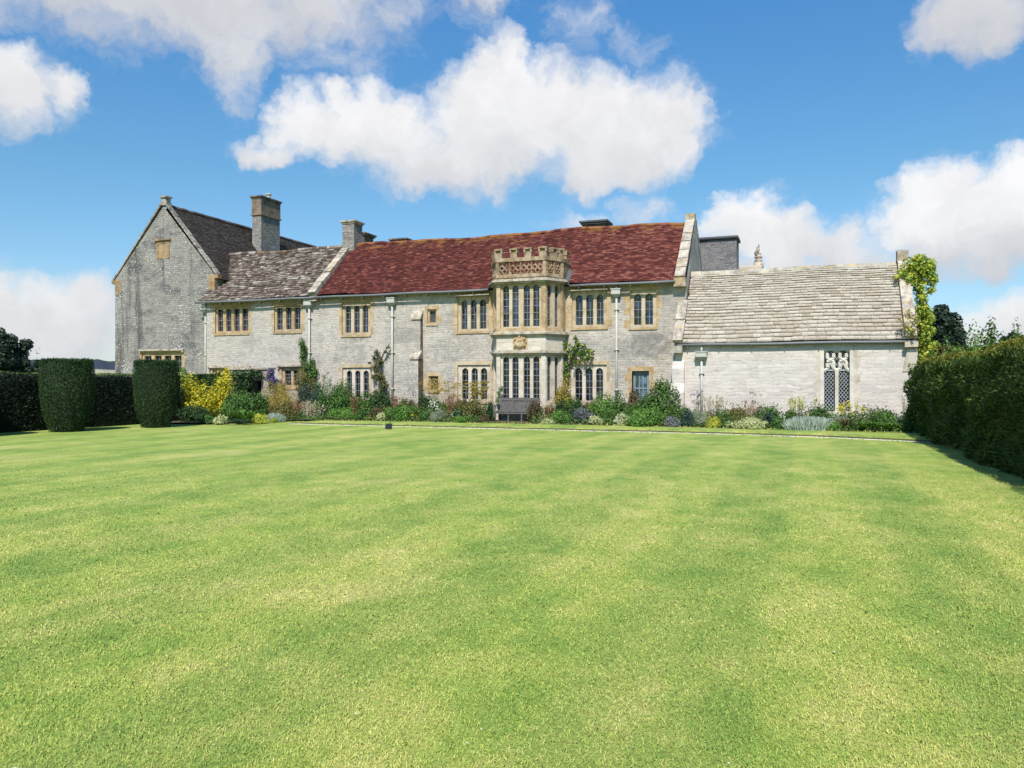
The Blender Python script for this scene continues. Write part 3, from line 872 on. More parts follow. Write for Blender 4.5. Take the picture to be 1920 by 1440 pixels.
# wall with its two gables, broken where the bay stands
BX0, BX1 = -12.94, -9.72
holes.append((BX0, BX1, .0, EZ - .03))
mb = MB()
wall_holes(mb, T, HX0, HX1, 0, EZ - .03, holes, .3)
mb.poly([(HX1, D, 0), (HX1, 39, 0), (HX1, 39, EZ + .2), (HX1, RY, RZ + .28), (HX1, D, EZ)])
mb.poly([(HX0, 39, 0), (HX1, 39, 0), (HX1, 39, EZ), (HX0, 39, EZ)])
mb.build('wall', WALL_HALL, hall)
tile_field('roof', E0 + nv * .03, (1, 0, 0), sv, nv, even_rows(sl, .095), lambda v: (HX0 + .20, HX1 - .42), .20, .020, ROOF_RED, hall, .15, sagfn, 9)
mb = MB()
mb.poly([E0 + Vector((HX0, .02, -.03)), E0 + Vector((HX1 - .02, .02, -.03)), Vector((HX1 - .02, RY, RZ - .04)), Vector((HX0, RY, RZ - .04))])
mb.poly([Vector((HX0, RY, RZ - .04)), Vector((HX1 - .02, RY, RZ - .04)), Vector((HX1 - .02, 39.3, EZ)), Vector((HX0, 39.3, EZ))])
mb.build('roof_deck', DECK, hall)
mb = MB()
x = HX0 + .2
while x < HX1 - .5:
    mb.tube([(x, RY, RZ + .02 + float(sagfn(x)) + HASH.uniform(-.015, .015)), (x + .33, RY, RZ + .02 + float(sagfn(x + .33)))], .115, 8); x += .335
mb.build('ridge_tiles', ROOF_RED, hall)
mb = MB()
cxm = HX1 - .22
raked_coping(mb, E0 + Vector((cxm, -.02, .05)), Vector((cxm, RY + .02, RZ + .14)), .205, (1, 0, 0), nv, .16, 7)
mb.box(cxm - .20, cxm + .20, RY - .2, RY + .2, RZ + .12, RZ + .42)
mb.box(cxm - .24, cxm + .24, D - .34, D - .01, EZ - .26, EZ + .10)
raked_coping(mb, Vector((cxm, 39.3, EZ + .05)), Vector((cxm, RY + .10, RZ + .14)), .23, (1, 0, 0), Vector((0, -nv.y, nv.z)), .22, 6)
mb.build('gable_coping', COPING, hall)
gutter(hall, HX0 + .04, BX0 - .28, D - .36, EZ - .06)
gutter(hall, BX1 + .28, HX1 - .40, D - .36, EZ - .05)
downpipe(hall, 580, D, EZ - .08, ZF(579, 573, D), ZF(579, 562.5, D), .21)
downpipe(hall, 735.5, D, EZ - .08, ZF(735, 568.5, D), ZF(735, 559, D), .20)
downpipe(hall, 1156, D, EZ - .08, ZF(1156, 552.5, D), ZF(1156, 542, D), .19)
chimney(hall, XF(735, 39), XF(760, 39), 39, 40.0, 8.2, 9.52, DARKSTONE, DARKSTONE, .10)
chimney(hall, XF(679, 38.5) - .25, XF(683, 38.5), 38.5, 39.5, 7.5, 9.9, DARKSTONE, DARKSTONE, .08)
chimney(hall, XF(1093, 37.4), XF(1134, 37.4), 37.4, 38.3, 7.5, 9.38, DARKSTONE, LEADGREY, .10)
# stepped buttress
bux0 = XF(771.5, D - .25); bux1 = XF(788, D - .25)
buz1 = ZF(780, 585, D); buzm = ZF(777, 661, D)
mb = MB()
lx0 = XF(769, D - .5); lx1 = bux1 + .02
mb.box(lx0, lx1, D - .50, D + .1, 0, buzm - .28)
mb.hexa([(lx0, D - .50, buzm - .28), (lx1, D - .50, buzm - .28), (lx1, D + .1, buzm - .28), (lx0, D + .1, buzm - .28),
         (lx0, D - .24, buzm), (lx1, D - .24, buzm), (lx1, D + .1, buzm), (lx0, D + .1, buzm)])
mb.box(bux0, bux1, D - .25, D + .1, buzm - .05, buz1 - .32)
mb.hexa([(bux0, D - .25, buz1 - .32), (bux1, D - .25, buz1 - .32), (bux1, D + .1, buz1 - .32), (bux0, D + .1, buz1 - .32),
         (bux0, D - .02, buz1), (bux1, D - .02, buz1), (bux1, D + .1, buz1), (bux0, D + .1, buz1)])
bt = mb.build('buttress', WALL_HALL, hall)
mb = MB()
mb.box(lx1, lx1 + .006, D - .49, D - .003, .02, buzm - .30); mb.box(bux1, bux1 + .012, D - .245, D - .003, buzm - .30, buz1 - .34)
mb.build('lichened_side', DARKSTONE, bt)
mb = MB()
for (xa, xb, ya, za, yb, zb_) in ((lx0, lx1, D - .56, buzm - .33, D - .25, buzm + .01), (bux0, bux1, D - .31, buz1 - .37, D - .02, buz1 + .02)):
    mb = MB()
    mb.hexa([(xa - .04, ya, za), (xb + .04, ya, za), (xb + .04, yb + .04, zb_ - .02), (xa - .04, yb + .04, zb_ - .02),
             (xa - .04, ya, za + .08), (xb + .04, ya, za + .08), (xb + .04, yb + .04, zb_ + .07), (xa - .04, yb + .04, zb_ + .07)])
    mb.build('weathering_slab', COPING, bt)

# ---- the bay: half hexagon, two storeys, pierced battlemented parapet
BY = 31.7
FX0, FX1 = -12.44, -10.22
def bay_poly(e, back=D + .3):
    return [(FX0 - .5 - 1.1 * e, back), (FX0 - .5 - 1.1 * e, 32.57 - .3 * e), (FX0 - .577 * e, BY - e), (FX1 + .577 * e, BY - e),
            (FX1 + .5 + 1.1 * e, 32.57 - .3 * e), (FX1 + .5 + 1.1 * e, back)]
def BZ(py): return CAMH + (HOR - py) / FPX * at(975, BY)[1]
P = bay_poly(0)
FAC = [line_T(P[i], P[i + 1]) for i in range(5)]
zs1, zs2, zc = BZ(659), BZ(624), BZ(525)     # lower string, upper string, cornice
bay = MB()
zl = (BZ(751), BZ(668.5)); zu = (BZ(612), BZ(534))
bay_root_holes = {0: [], 1: [], 2: [], 3: [], 4: []}
def ux(px): return XF(px, BY + .1) - FX0
front_l = [(943.6, 955), (961, 972.8), (982, 994), (1000, 1011.8)]
# build the masonry last, but it must exist as the part that carries the windows
bay_ob = bpy.data.objects.new('bay_window', bpy.data.meshes.new('bay_window')); COL.objects.link(bay_ob)
bay_ob.parent = hall; bay_ob.location = -world_loc(hall)
for (zb_, zt_), fm, sm, gl, rows in ((zl, CREAM, CREAM, GLASS_LOW, 7), (zu, OCHRE_PALE, OCHRE, GLASS_UP, 6)):
    L2 = [(ux(a), ux(b)) for a, b in front_l]
    bay_root_holes[2].append(stone_window(bay_ob, FAC[2][0], L2, zt_, zb_, rows=rows, mat=fm, smat=sm, glass=gl, jamb=.10, head=.12, sill=.07, surround=False, sub_only=True))
    for fi in (1, 3):
        Lf = FAC[fi][1]
        lw = .235
        ls = [(Lf * .30 - lw / 2 - .01, Lf * .30 + lw / 2 - .01), (Lf * .70 - lw / 2 + .01, Lf * .70 + lw / 2 + .01)]
        bay_root_holes[fi].append(stone_window(bay_ob, FAC[fi][0], ls, zt_, zb_, rows=rows, mat=fm, smat=sm, glass=gl, jamb=.09, head=.12, sill=.07, surround=False, sub_only=True))
for fi in range(5):
    T, Lf = FAC[fi]
    for (z0, z1, mi) in ((0, zs1, 0), (zs1, zs2, 0), (zs2, zc, 1)):
        bay.m = mi
        hs = [h for h in bay_root_holes[fi] if h[2] >= z0 and h[3] <= z1]
        wall_holes(bay, T, 0, Lf, z0, z1, hs, .2)
bay.m = 0
me = bay_ob.data
me.from_pydata(bay.v, [], bay.f); me.materials.append(WALL_BAY); me.materials.append(OCHRE)
me.polygons.foreach_set('material_index', bay.mi); me.update()
for zz, e, nm in ((zs1, .13, 'string_course'), (zs2, .15, 'string_course'), (zc, .20, 'cornice')):
    mb = MB()
    mb.prism(bay_poly(e * .45, D - .01 if zz < 5 else D + .8), zz - .15, zz - .07)
    mb.prism(bay_poly(e, D - .012 if zz < 5 else D + .81), zz - .07, zz)
    mb.prism(bay_poly(e * .5, D - .014 if zz < 5 else D + .82), zz, zz + .06)
    mb.build(nm, COPING, bay_ob)
mb = MB(); mb.prism(bay_poly(.07, D - .01), 0, BZ(757)); mb.build('plinth', WALL_BAY, bay_ob)
# parapet
pz0, pz1, pz2, pz3 = zc + .06, BZ(513.5), BZ(490), BZ(487)
mb = MB()
PB = D + 1.1
mb.prism(bay_poly(-.02, PB), pz0, pz0 + .05)
Pp = bay_poly(.03, PB)
for fi in range(5):
    T, Lf = line_T(Pp[fi], Pp[fi + 1])
    th = .16
    mb.tbox(T, 0, Lf, 0, th, pz0 + .05, pz1)                       # base course
    mb.tbox(T, -.03, Lf + .03, -.03, th + .03, pz2, pz3 + .09)     # top rail
    npan = {1: 2, 2: 4, 3: 2}.get(fi, 0)
    if npan == 0:
        mb.tbox(T, .0, Lf, .002, th, pz1, pz2)
        continue
    ed = .13
    mb.tbox(T, 0, ed, .0, th, pz1, pz2); mb.tbox(T, Lf - ed, Lf, .0, th, pz1, pz2)
    pw = (Lf - 2 * ed) / npan; ph = pz2 - pz1
    for k in range(npan):
        a = ed + k * pw; c = a + pw / 2; zc2 = (pz1 + pz2) / 2
        if k: mb.tbox(T, a - .022, a + .022, .02, th - .02, pz1, pz2)
        for (ou, oz) in ((-1, 0), (1, 0), (0, 1), (0, -1)):
            rr = min(pw, ph) * .215
            pts = [T(c + ou * pw * .24 + rr * math.cos(w) * (.95 if pw < ph else 1), th * .4, zc2 + oz * ph * .25 + rr * math.sin(w)) for w in [2 * math.pi * q / 10 for q in range(11)]]
            mb.tube(pts, .027, 5, False)
        for (ou, oz) in ((-1, -1), (1, 1), (-1, 1), (1, -1)):
            mb.tbox(T, c + ou * pw * .43 - .03, c + ou * pw * .43 + .03, .05, th - .05, zc2 + oz * ph * .43 - .05, zc2 + oz * ph * .43 + .05)
par_ob = mb.build('parapet', PARAPET, bay_ob)
mz1 = BZ(465)
def merlon(T, u0, u1):
    mb = MB()
    b = pz3 + .085
    mb.tbox(T, u0, u1, -.01, .17, b, mz1 - .20)
    mb.tbox(T, u0 - .03, u1 + .03, -.045, .20, mz1 - .07, mz1)
    mb.tbox(T, u0 - .02, u0 + .05, -.03, .18, mz1 - .2, mz1 - .07); mb.tbox(T, u1 - .05, u1 + .02, -.03, .18, mz1 - .2, mz1 - .07)
    mb.tbox(T, u0 + .05, u1 - .05, .04, .17, mz1 - .2, mz1 - .07)
    mb.build('merlon', PARAPET, bay_ob)
T2, L2 = line_T(Pp[2], Pp[3])
for u0, u1 in ((-.03, .28), (.66, .97), (1.30, 1.61), (L2 - .30, L2 + .03)): merlon(T2, u0, u1)
for fi in (1, 3):
    T3, L3 = line_T(Pp[fi], Pp[fi + 1])
    merlon(T3, L3 / 2 - .15, L3 / 2 + .15)
    if fi == 3: merlon(T3, L3 - .26, L3)
    else: merlon(T3, .0, .26)
for fi in (0, 4):
    T3, L3 = line_T(Pp[fi], Pp[fi + 1])
    if fi == 4: merlon(T3, .45, .75)
    else: merlon(T3, L3 - .75, L3 - .45)
# carved arms: a lobed plaque with a shield, bars and bosses in relief
ax = XF(975.5, BY); az_ = (BZ(629) + BZ(654)) / 2
mb = MB()
def disc(cx, cz, rx, rz, y0, y1, n=16, lob=0, la=0.0, ph=0.0):
    pts = [(cx + rx * math.cos(w) * (1 + la * math.cos(lob * w + ph)), cz + rz * math.sin(w) * (1 + la * math.cos(lob * w + ph))) for w in [2 * math.pi * k / n for k in range(n)]]
    k = len(mb.v)
    mb.v.extend([(x, y0, z) for x, z in pts] + [(x * .88 + cx * .12, y1, z * .88 + cz * .12) for x, z in pts])
    mb.f.append(tuple(k + n + i for i in range(n))); mb.mi.append(0)
    for i in range(n):
        j = (i + 1) % n
        mb.f.append((k + i, k + j, k + n + j, k + n + i)); mb.mi.append(0)
mb.box(ax - .33, ax + .33, BY - .010, BY + .02, az_ - .31, az_ + .31)
disc(ax, az_, .31, .29, BY - .01, BY - .07, 48, 8, .07)
disc(ax, az_ - .02, .19, .21, BY - .06, BY - .12, 20, 3, .06, 1.57)
for ox, oz in ((-.09, .08), (.09, .08), (0, -.11), (-.22, .14), (.22, .14), (-.22, -.12), (.22, -.12), (0, .23)):
    disc(ax + ox, az_ + oz, .05, .05, BY - .07, BY - .14, 8)
mb.hexa([(ax - .14, BY - .10, az_ - .06), (ax - .08, BY - .10, az_ - .06), (ax - .08, BY - .02, az_ - .06), (ax - .14, BY - .02, az_ - .06),
         (ax - .03, BY - .145, az_ + .06), (ax + .03, BY - .145, az_ + .06), (ax + .03, BY - .02, az_ + .06), (ax - .03, BY - .02, az_ + .06)])
mb.hexa([(ax + .08, BY - .10, az_ - .06), (ax + .14, BY - .10, az_ - .06), (ax + .14, BY - .02, az_ - .06), (ax + .08, BY - .02, az_ - .06),
         (ax - .03, BY - .14, az_ + .058), (ax + .03, BY - .14, az_ + .058), (ax + .03, BY - .02, az_ + .058), (ax - .03, BY - .02, az_ + .058)])
mb.build('carved_coat_of_arms', OCHRE, bay_ob)
for sgn, px_ in ((-1, Pp[0][0]), (1, Pp[5][0])):   # lead flashing where the bay meets the tiles
    mb = MB()
    mb.hexa([(px_ + sgn * .02, D - .36, EZ + .0), (px_ + sgn * .22, D - .36, EZ + .0), (px_ + sgn * .22, D + .3, EZ + .58), (px_ + sgn * .02, D + .3, EZ + .58),
             (px_ + sgn * .02, D - .36, EZ + .16), (px_ + sgn * .22, D - .36, EZ + .06), (px_ + sgn * .22, D + .3, EZ + .66), (px_ + sgn * .02, D + .3, EZ + .80)])
    mb.build('lead_flashing', LEADGREY, bay_ob)

# ------------------------------------------------------------------ chapel (right)
CY, CR = 31.6, 34.2
PALE = mat_stone('pale_window_stone', (.60, .56, .485), (.55, .505, .43), (.47, .425, .35), 2.2, .2, .15)
CX0, CX1 = -4.78, 3.78
CEZ, CRZ = 3.16, 6.28
chap = empty('chapel', ((CX0 + CX1) / 2, CY, 0), 'low cream stone chapel with pale stone slate roof and traceried window at the right end', 'chapel')
cwx0, cwx1 = XF(1545, CY + .1), XF(1593, CY + .1)
cwz0, cwz1, cws = ZF(1569, 771, CY + .1), ZF(1569, 657.5, CY + .1), ZF(1569, 694, CY + .1)
cmid = (cwx0 + cwx1) / 2
mb = MB()
T = plane_T(CY)
f0, f1 = .04, .26
jw = .14
mb.tbox(T, cwx0 - jw, cwx0, f0 - .065, f1, cwz0, cwz1); mb.tbox(T, cwx1, cwx1 + jw, f0 - .065, f1, cwz0, cwz1)
mb.tbox(T, cwx0 - jw, cwx1 + jw, f0 - .025, f1, cwz1, cwz1 + .06)
mb.tbox(T, cwx0 - jw - .06, cwx1 + jw + .06, -.05, f1, cwz0 - .12, cwz0)
mb.tbox(T, cmid - .062, cmid + .062, f0 - .02, f1 - .03, cwz0, cws)
def ogee(p, q, bulge):
    out = []
    for i in range(9):
        t = i / 8
        x = p[0] + (q[0] - p[0]) * t; z = p[1] + (q[1] - p[1]) * t
        off = math.sin(2 * math.pi * t) * bulge
        dx, dz_ = q[0] - p[0], q[1] - p[1]; L = math.hypot(dx, dz_)
        out.append((x - dz_ / L * off, z + dx / L * off))
    return out
zt_, zm = cwz1, (cwz1 + cws) / 2 + .02
for sgn in (-1, 1):
    je = cwx0 if sgn < 0 else cwx1
    cr = (cmid + je) / 2
    for p, q, b in (((cmid, zt_), (cr, zm), .05 * sgn), ((cr, zm), (je, cws - .02), .05 * sgn), ((je, zt_), (cr, zm), -.05 * sgn), ((cr, zm), (cmid, cws), -.05 * sgn)):
        pts = ogee(p, q, b)
        mb.tube([T(u, f0 + .09, z) for u, z in pts], .066, 6)
    for dx_ in (-1, 1):       # cusps in the light heads
        c0 = cr + dx_ * (cmid - cwx0) * .33
        mb.tube([T(c0 + dx_ * .05, f0 + .09, cws - .06), T(c0 - dx_ * .05, f0 + .09, cws + .02), T(cr, f0 + .09, zm - .10)], [.045, .028, .03], 6)
for w in range(4):            # cusped quatrefoil in the middle
    a = math.pi / 4 + w * math.pi / 2
    mb.tube([T(cmid + .20 * math.cos(a), f0 + .09, zm + .24 * math.sin(a)), T(cmid + .08 * math.cos(a), f0 + .09, zm + .10 * math.sin(a))], [.05, .022], 6)
cwin = mb.build('tracery_window', PALE, chap)
mb = MB(); mb.poly([T(cwx0, f0 + .14, cwz0), T(cwx1, f0 + .14, cwz0), T(cwx1, f0 + .14, cwz1), T(cwx0, f0 + .14, cwz1)])
mb.build('glass', GLASS_LOW, cwin)
mb = MB()
lead_bars(mb, T, cwx0, cmid - .075, cwz0, cws + .1, f0 + .125, 1, True)
lead_bars(mb, T, cmid + .075, cwx1, cwz0, cws + .1, f0 + .125, 1, True)
lead_bars(mb, T, cwx0 + .18, cwx1 - .18, cws + .1, cwz1, f0 + .125, 1, True)
mb.tbox(T, cwx0, cmid - .075, f0 + .08, f0 + .11, cws - .02, cws + .015); mb.tbox(T, cmid + .075, cwx1, f0 + .08, f0 + .11, cws - .02, cws + .015)
mb.build('leading', mat_plain('pale_leading', (.46, .47, .49), .5), cwin)
for side in (0, 1):
    mb = MB()
    z = cwz0 - .12; i = 0
    while z < cwz1:
        h = min(.3, cwz1 + .06 - z)
        w = .22 if (i + side) % 2 else .14
        if side == 0: mb.tbox(T, cwx0 - jw - w, cwx0 - jw, -.004, .05, z + .001, z + h - .001)
        else: mb.tbox(T, cwx1 + jw, cwx1 + jw + w, -.004, .05, z + .001, z + h - .001)
        z += h; i += 1
    mb.build('dressed_surround', CREAM, cwin)
mb = MB()
wall_holes(mb, T, CX0, CX1, 0, CEZ, [(cwx0 - jw, cwx1 + jw, cwz0 - .12, cwz1 + .06)], .3)
mb.poly([(CX1, CY, 0), (CX1, 36.8, 0), (CX1, 36.8, CEZ), (CX1, CR, CRZ), (CX1, CY, CEZ)])
mb.poly([(CX0, CY, 0), (CX0, D + .5, 0), (CX0, D + .5, CEZ + 1.4), (CX0, CY, CEZ - .1)])
mb.poly([(CX0, 36.8, 0), (CX1, 36.8, 0), (CX1, 36.8, CEZ), (CX0, 36.8, CEZ)])
mb.build('wall', WALL_CHAPEL, chap)
ce = Vector((0, CY - .12, CEZ + .02)); cs = Vector((0, CR - ce.y, CRZ - ce.z)); cl = cs.length; cs /= cl
cn = Vector((0, -cs.z, cs.y))
def csag(x): return .018 * np.sin(x * .9 + 1.0) + .006 * np.sin(x * 2.3)
def cbound(v):
    y = (ce + cs * v).y
    return (CX0 + .30 if y < D - .05 else -4.50, CX1 - .31)
tile_field('roof', ce + cn * .03, (1, 0, 0), cs, cn, graded_rows(cl, .225, .11), cbound, .37, .046, ROOF_CHAPEL, chap, .5, csag, 21)
mb = MB()
mb.poly([ce + Vector((CX0 + .1, 0, -.03)), ce + Vector((CX1 - .1, 0, -.03)), Vector((CX1 - .1, CR, CRZ - .03)), Vector((CX0 + .1, CR, CRZ - .03))])
mb.poly([Vector((CX0 + .1, CR, CRZ - .03)), Vector((CX1 - .1, CR, CRZ - .03)), Vector((CX1 - .1, 36.9, CEZ)), Vector((CX0 + .1, 36.9, CEZ))])
mb.build('roof_deck', DECK, chap)
mb = MB()
x = -4.5
while x < CX1 - .4:
    w = HASH.uniform(.38, .6); zz = CRZ + float(csag(x)) * .6 + HASH.uniform(-.01, .01)
    mb.hexa([(x, CR - .20, zz - .14), (x + w, CR - .20, zz - .14), (x + w, CR + .2, zz - .14), (x, CR + .2, zz - .14),
             (x, CR - .03, zz + .10), (x + w, CR - .03, zz + .10), (x + w, CR + .03, zz + .10), (x, CR + .03, zz + .10)])
    x += w + .008
mb.build('ridge_stones', mat_stone('ridge_stone', (.42, .38, .31), (.33, .295, .235), (.21, .185, .155), 2.5, .4, .4, (.48, .45, .38), (.55, .36, .08), .6), chap)
mb = MB()
raked_coping(mb, ce + Vector((CX1 - .18, -.04, .02)), Vector((CX1 - .18, CR, CRZ + .12)), .19, (1, 0, 0), cn, .15, 4)
mb.box(CX1 - .38, CX1 + .02, CR - .22, CR + .22, CRZ + .10, CRZ + .52)
mb.box(CX1 - .40, CX1 + .03, CY - .30, CY - .005, CEZ - .24, CEZ - .04)
raked_coping(mb, Vector((CX1 - .18, 36.9, CEZ)), Vector((CX1 - .18, CR + .1, CRZ + .12)), .19, (1, 0, 0), Vector((0, -cn.y, cn.z)), .15, 4)
mb.build('gable_coping', COPING, chap)
mb = MB()
lim = (D - ce.y) / cs.y
raked_coping(mb, ce + Vector((CX0 + .12, -.06, .02)), ce + cs * (lim - .02) + Vector((CX0 + .12, 0, .02)), .18, (1, 0, 0), cn, .2, 2)
mb.box(CX0 - .06, CX0 + .30, CY - .32, CY - .004, CEZ - .34, CEZ - .06)
mb.build('gable_coping', COPING, chap)
gutter(chap, CX0 + .1, CX1 - .02, CY - .17, CEZ - .03, .055)
downpipe(chap, 1315.5, CY, CEZ - .1, ZF(1316, 669.5, CY), ZF(1316, 659.5, CY), .21)
mb = MB()
bx0_, bx1_ = CX0 - .10, CX0 + .36
mb.box(bx0_, bx1_, CY - .22, CY + .1, 0, 2.2)
mb.hexa([(bx0_, CY - .22, 2.2), (bx1_, CY - .22, 2.2), (bx1_, CY + .1, 2.2), (bx0_, CY + .1, 2.2),
         (bx0_, CY - .01, 2.55), (bx1_, CY - .01, 2.55), (bx1_, CY + .1, 2.55), (bx0_, CY + .1, 2.55)])
mb.box(bx0_ - .03, bx1_ + .03, CY - .46, CY - .22, 0, 1.25)
mb.hexa([(bx0_ - .03, CY - .46, 1.25), (bx1_ + .03, CY - .46, 1.25), (bx1_ + .03, CY - .22, 1.25), (bx0_ - .03, CY - .22, 1.25),
         (bx0_ - .03, CY - .23, 1.62), (bx1_ + .03, CY - .23, 1.62), (bx1_ + .03, CY - .22, 1.62), (bx0_ - .03, CY - .22, 1.62)])
mb.build('buttress', WALL_CHAPEL, chap)
mb = MB()     # moulded corner at the far right
mb.hexa([(CX1 - .45, CY - .03, 2.05), (CX1 + .02, CY - .03, 2.05), (CX1 + .02, CY, 2.05), (CX1 - .45, CY, 2.05),
         (CX1 - .30, CY - .16, 2.85), (CX1 + .02, CY - .16, 2.85), (CX1 + .02, CY, 2.85), (CX1 - .30, CY, 2.85)])
mb.build('corbel', CREAM, chap)

# ------------------------------------------------------------------ what rises behind
rear = empty('rear_range', (-3.6, 40, 0), 'dark stone range with big flat topped chimney showing behind the chapel roof', 'house')
mb = MB(); mb.box(-9.0, -1.9, 39.3, 46, 0, 6.9); mb.build('wall', WALL_REAR, rear)
rs = Vector((0, 3.0, .75)); rl = rs.length; rs /= rl; rn = Vector((0, -rs.z, rs.y))
tile_field('roof', Vector((0, 39.2, 6.85)) + rn * .05, (1, 0, 0), rs, rn, graded_rows(rl, .26, .2), lambda v: (-9, -1.95), .4, .04, ROOF_CHAPEL, rear, .4, None, 4)
mb = MB(); mb.poly([(-9, 39.2, 6.87), (-1.95, 39.2, 6.87), (-1.95, 42.2, 7.6), (-9, 42.2, 7.6)]); mb.poly([(-9, 42.2, 7.6), (-1.95, 42.2, 7.6), (-1.95, 46, 6.9), (-9, 46, 6.9)])
mb.build('roof_deck', DECK, rear)
mb = MB(); mb.box(-5.1, XF(1381, 39.0), 39.0, 40.4, 0, 8.55)
c = mb.build('chimney', WALL_REAR, rear)
mb = MB(); mb.box(-5.2, XF(1381, 39.0) + .08, 38.92, 40.5, 8.55, 8.66); mb.tube([(-5.2, 38.94, 8.61), (XF(1381, 39.0) + .06, 38.94, 8.61)], .075, 8)
mb.build('chimney_cap', LEADGREY, c)
fxx, fyy = XF(1422, 42.0), 42.0
mb = MB()
mb.box(fxx - .24, fxx + .24, fyy - .24, fyy + .24, 7.3, 7.78)
mb.lathe(fxx, fyy, [(.22, 7.78), (.17, 7.92), (.13, 7.98), (.20, 8.03), (.20, 8.08), (.10, 8.12), (.12, 8.18)], 10)
mb.tube([(fxx - .06, fyy, 8.12), (fxx - .10, fyy, 8.26), (fxx - .03, fyy, 8.38), (fxx - .02, fyy, 8.48), (fxx - .07, fyy, 8.56)], [.10, .12, .10, .075, .05], 8)
mb.tube([(fxx + .03, fyy, 8.14), (fxx + .10, fyy, 8.22), (fxx + .04, fyy, 8.34)], [.08, .07, .06], 7)
mb.tube([(fxx - .03, fyy, 8.48), (fxx + .03, fyy, 8.62), (fxx + .0, fyy, 8.72)], [.05, .035, .015], 6)
mb.build('carved_finial', COPING, rear, True)
# ================================================================== GROUND
def mat_lawn(name, blades=False):
    m, nt = new_mat(name)
    g = N(nt, 'ShaderNodeNewGeometry')
    pos = g.outputs['Position']
    sx = N(nt, 'ShaderNodeSeparateXYZ', {0: pos})
    flat = N(nt, 'ShaderNodeCombineXYZ', {0: sx.outputs[0], 1: sx.outputs[1], 2: 0.0}).outputs[0]
    big = NOISE(nt, VM(nt, 'MULTIPLY', flat, (.66, .30, 1)), 1.0, 5, .60)
    med = NOISE(nt, VM(nt, 'MULTIPLY', VM(nt, 'ADD', flat, (31, 7, 0)), (1.15, .80, 1)), 1.6, 6, .66)
    fine = NOISE(nt, flat, 16.0, 4, .7)
    stripe = M_(nt, 'SINE', M_(nt, 'MULTIPLY', M_(nt, 'ADD', sx.outputs[0], M_(nt, 'MULTIPLY', big, .5)), 3.3))
    stripe = SMOOTH(nt, stripe, -.4, .4, -1, 1)
    f = M_(nt, 'ADD', M_(nt, 'MULTIPLY', big, .48), M_(nt, 'MULTIPLY', med, .52))
    f = M_(nt, 'MULTIPLY_ADD', f, .76, .125)
    f = M_(nt, 'ADD', f, M_(nt, 'MULTIPLY_ADD', fine, .20, -.10))
    f = M_(nt, 'ADD', f, M_(nt, 'MULTIPLY', stripe, .011))
    if blades:
        f = M_(nt, 'ADD', f, M_(nt, 'MULTIPLY_ADD', g.outputs['Random Per Island'], .19, -.095))
    col = RAMP(nt, f, [(.34, (.120, .215, .042)), (.44, (.195, .288, .058)), (.52, (.290, .350, .080)), (.60, (.400, .400, .128)), (.72, (.53, .475, .225))])
    col = MIX(nt, 1.0, col, N(nt, 'ShaderNodeCombineXYZ', {0: M_(nt, 'MULTIPLY_ADD', stripe, .036, 1.0), 1: M_(nt, 'MULTIPLY_ADD', stripe, .031, 1.0), 2: 1.0}).outputs[0], 'MULTIPLY')
    if blades: col = MIX(nt, 1.0, col, (1.45, 1.38, 1.36), 'MULTIPLY')
    p = N(nt, 'ShaderNodeBsdfPrincipled', {'Base Color': col, 'Roughness': .75, 'Specular IOR Level': .15})
    if not blades:
        b = N(nt, 'ShaderNodeBump', {'Height': NOISE(nt, flat, 38.0, 4, .75), 'Strength': .7, 'Distance': .03})
        nt.links.new(b.outputs[0], p.inputs['Normal'])
        N(nt, 'ShaderNodeOutputMaterial', {'Surface': p.outputs[0]})
    else:
        nb_ = VM(nt, 'NORMALIZE', VM(nt, 'ADD', VM(nt, 'MULTIPLY', g.outputs['Normal'], (.45, .45, .45)), (0, 0, .8)))
        nt.links.new(nb_, p.inputs['Normal'])
        t = N(nt, 'ShaderNodeBsdfTranslucent', {'Color': col})
        mx = N(nt, 'ShaderNodeMixShader', {0: .18, 1: p.outputs[0], 2: t.outputs[0]})
        N(nt, 'ShaderNodeOutputMaterial', {'Surface': mx.outputs[0]})
    return m
LAWN = mat_lawn('lawn_turf')
BLADES = mat_lawn('grass_blades', True)
FIELD = mat_plain('field_grass', (.10, .14, .032), .9, .3, .05)
SOIL = mat_plain('soil', (.085, .068, .032), .95, .4, 7.0, bump=.6)
PATHM = mat_plain('pale_path_stone', (.60, .57, .50), .9, .2, 3.0)

def structure(mb, name, mat): return tag(mb.build(name, mat), kind='structure')
mb = MB()
n = 48
ring = [(3500 * math.cos(2 * math.pi * k / n), 3500 * math.sin(2 * math.pi * k / n), -.10) for k in range(n)]
mb.poly(ring)
structure(mb, 'ground', FIELD)

PATH = [(-19.6, 26.80), (-16, 26.60), (-12, 26.42), (-8, 26.28), (-4, 26.18), (-1.5, 25.95), (.5, 25.55), (2.2, 24.9), (3.6, 24.0)]
def path_y(x):
    return float(np.interp(x, [p[0] for p in PATH], [p[1] for p in PATH]))
xs = np.linspace(-19.6, 3.6, 60)
near = [path_y(x) - .34 + .02 * math.sin(x * 3.1) for x in xs]
far = [path_y(x) + .30 + .035 * math.sin(x * 2.3 + 1) for x in xs]
mb = MB()
for i in range(len(xs) - 1):
    a, b = xs[i], xs[i + 1]
    mb.poly([(a, -40, 0), (b, -40, 0), (b, near[i + 1], 0), (a, near[i], 0)])
mb.poly([(-45, -40, 0), (-19.6, -40, 0), (-19.6, 33.2, 0), (-45, 33.2, 0)])
mb.poly([(3.6, -40, 0), (40, -40, 0), (40, 31.5, 0), (3.6, 31.5, 0)])
structure(mb, 'lawn', LAWN)
mb = MB()
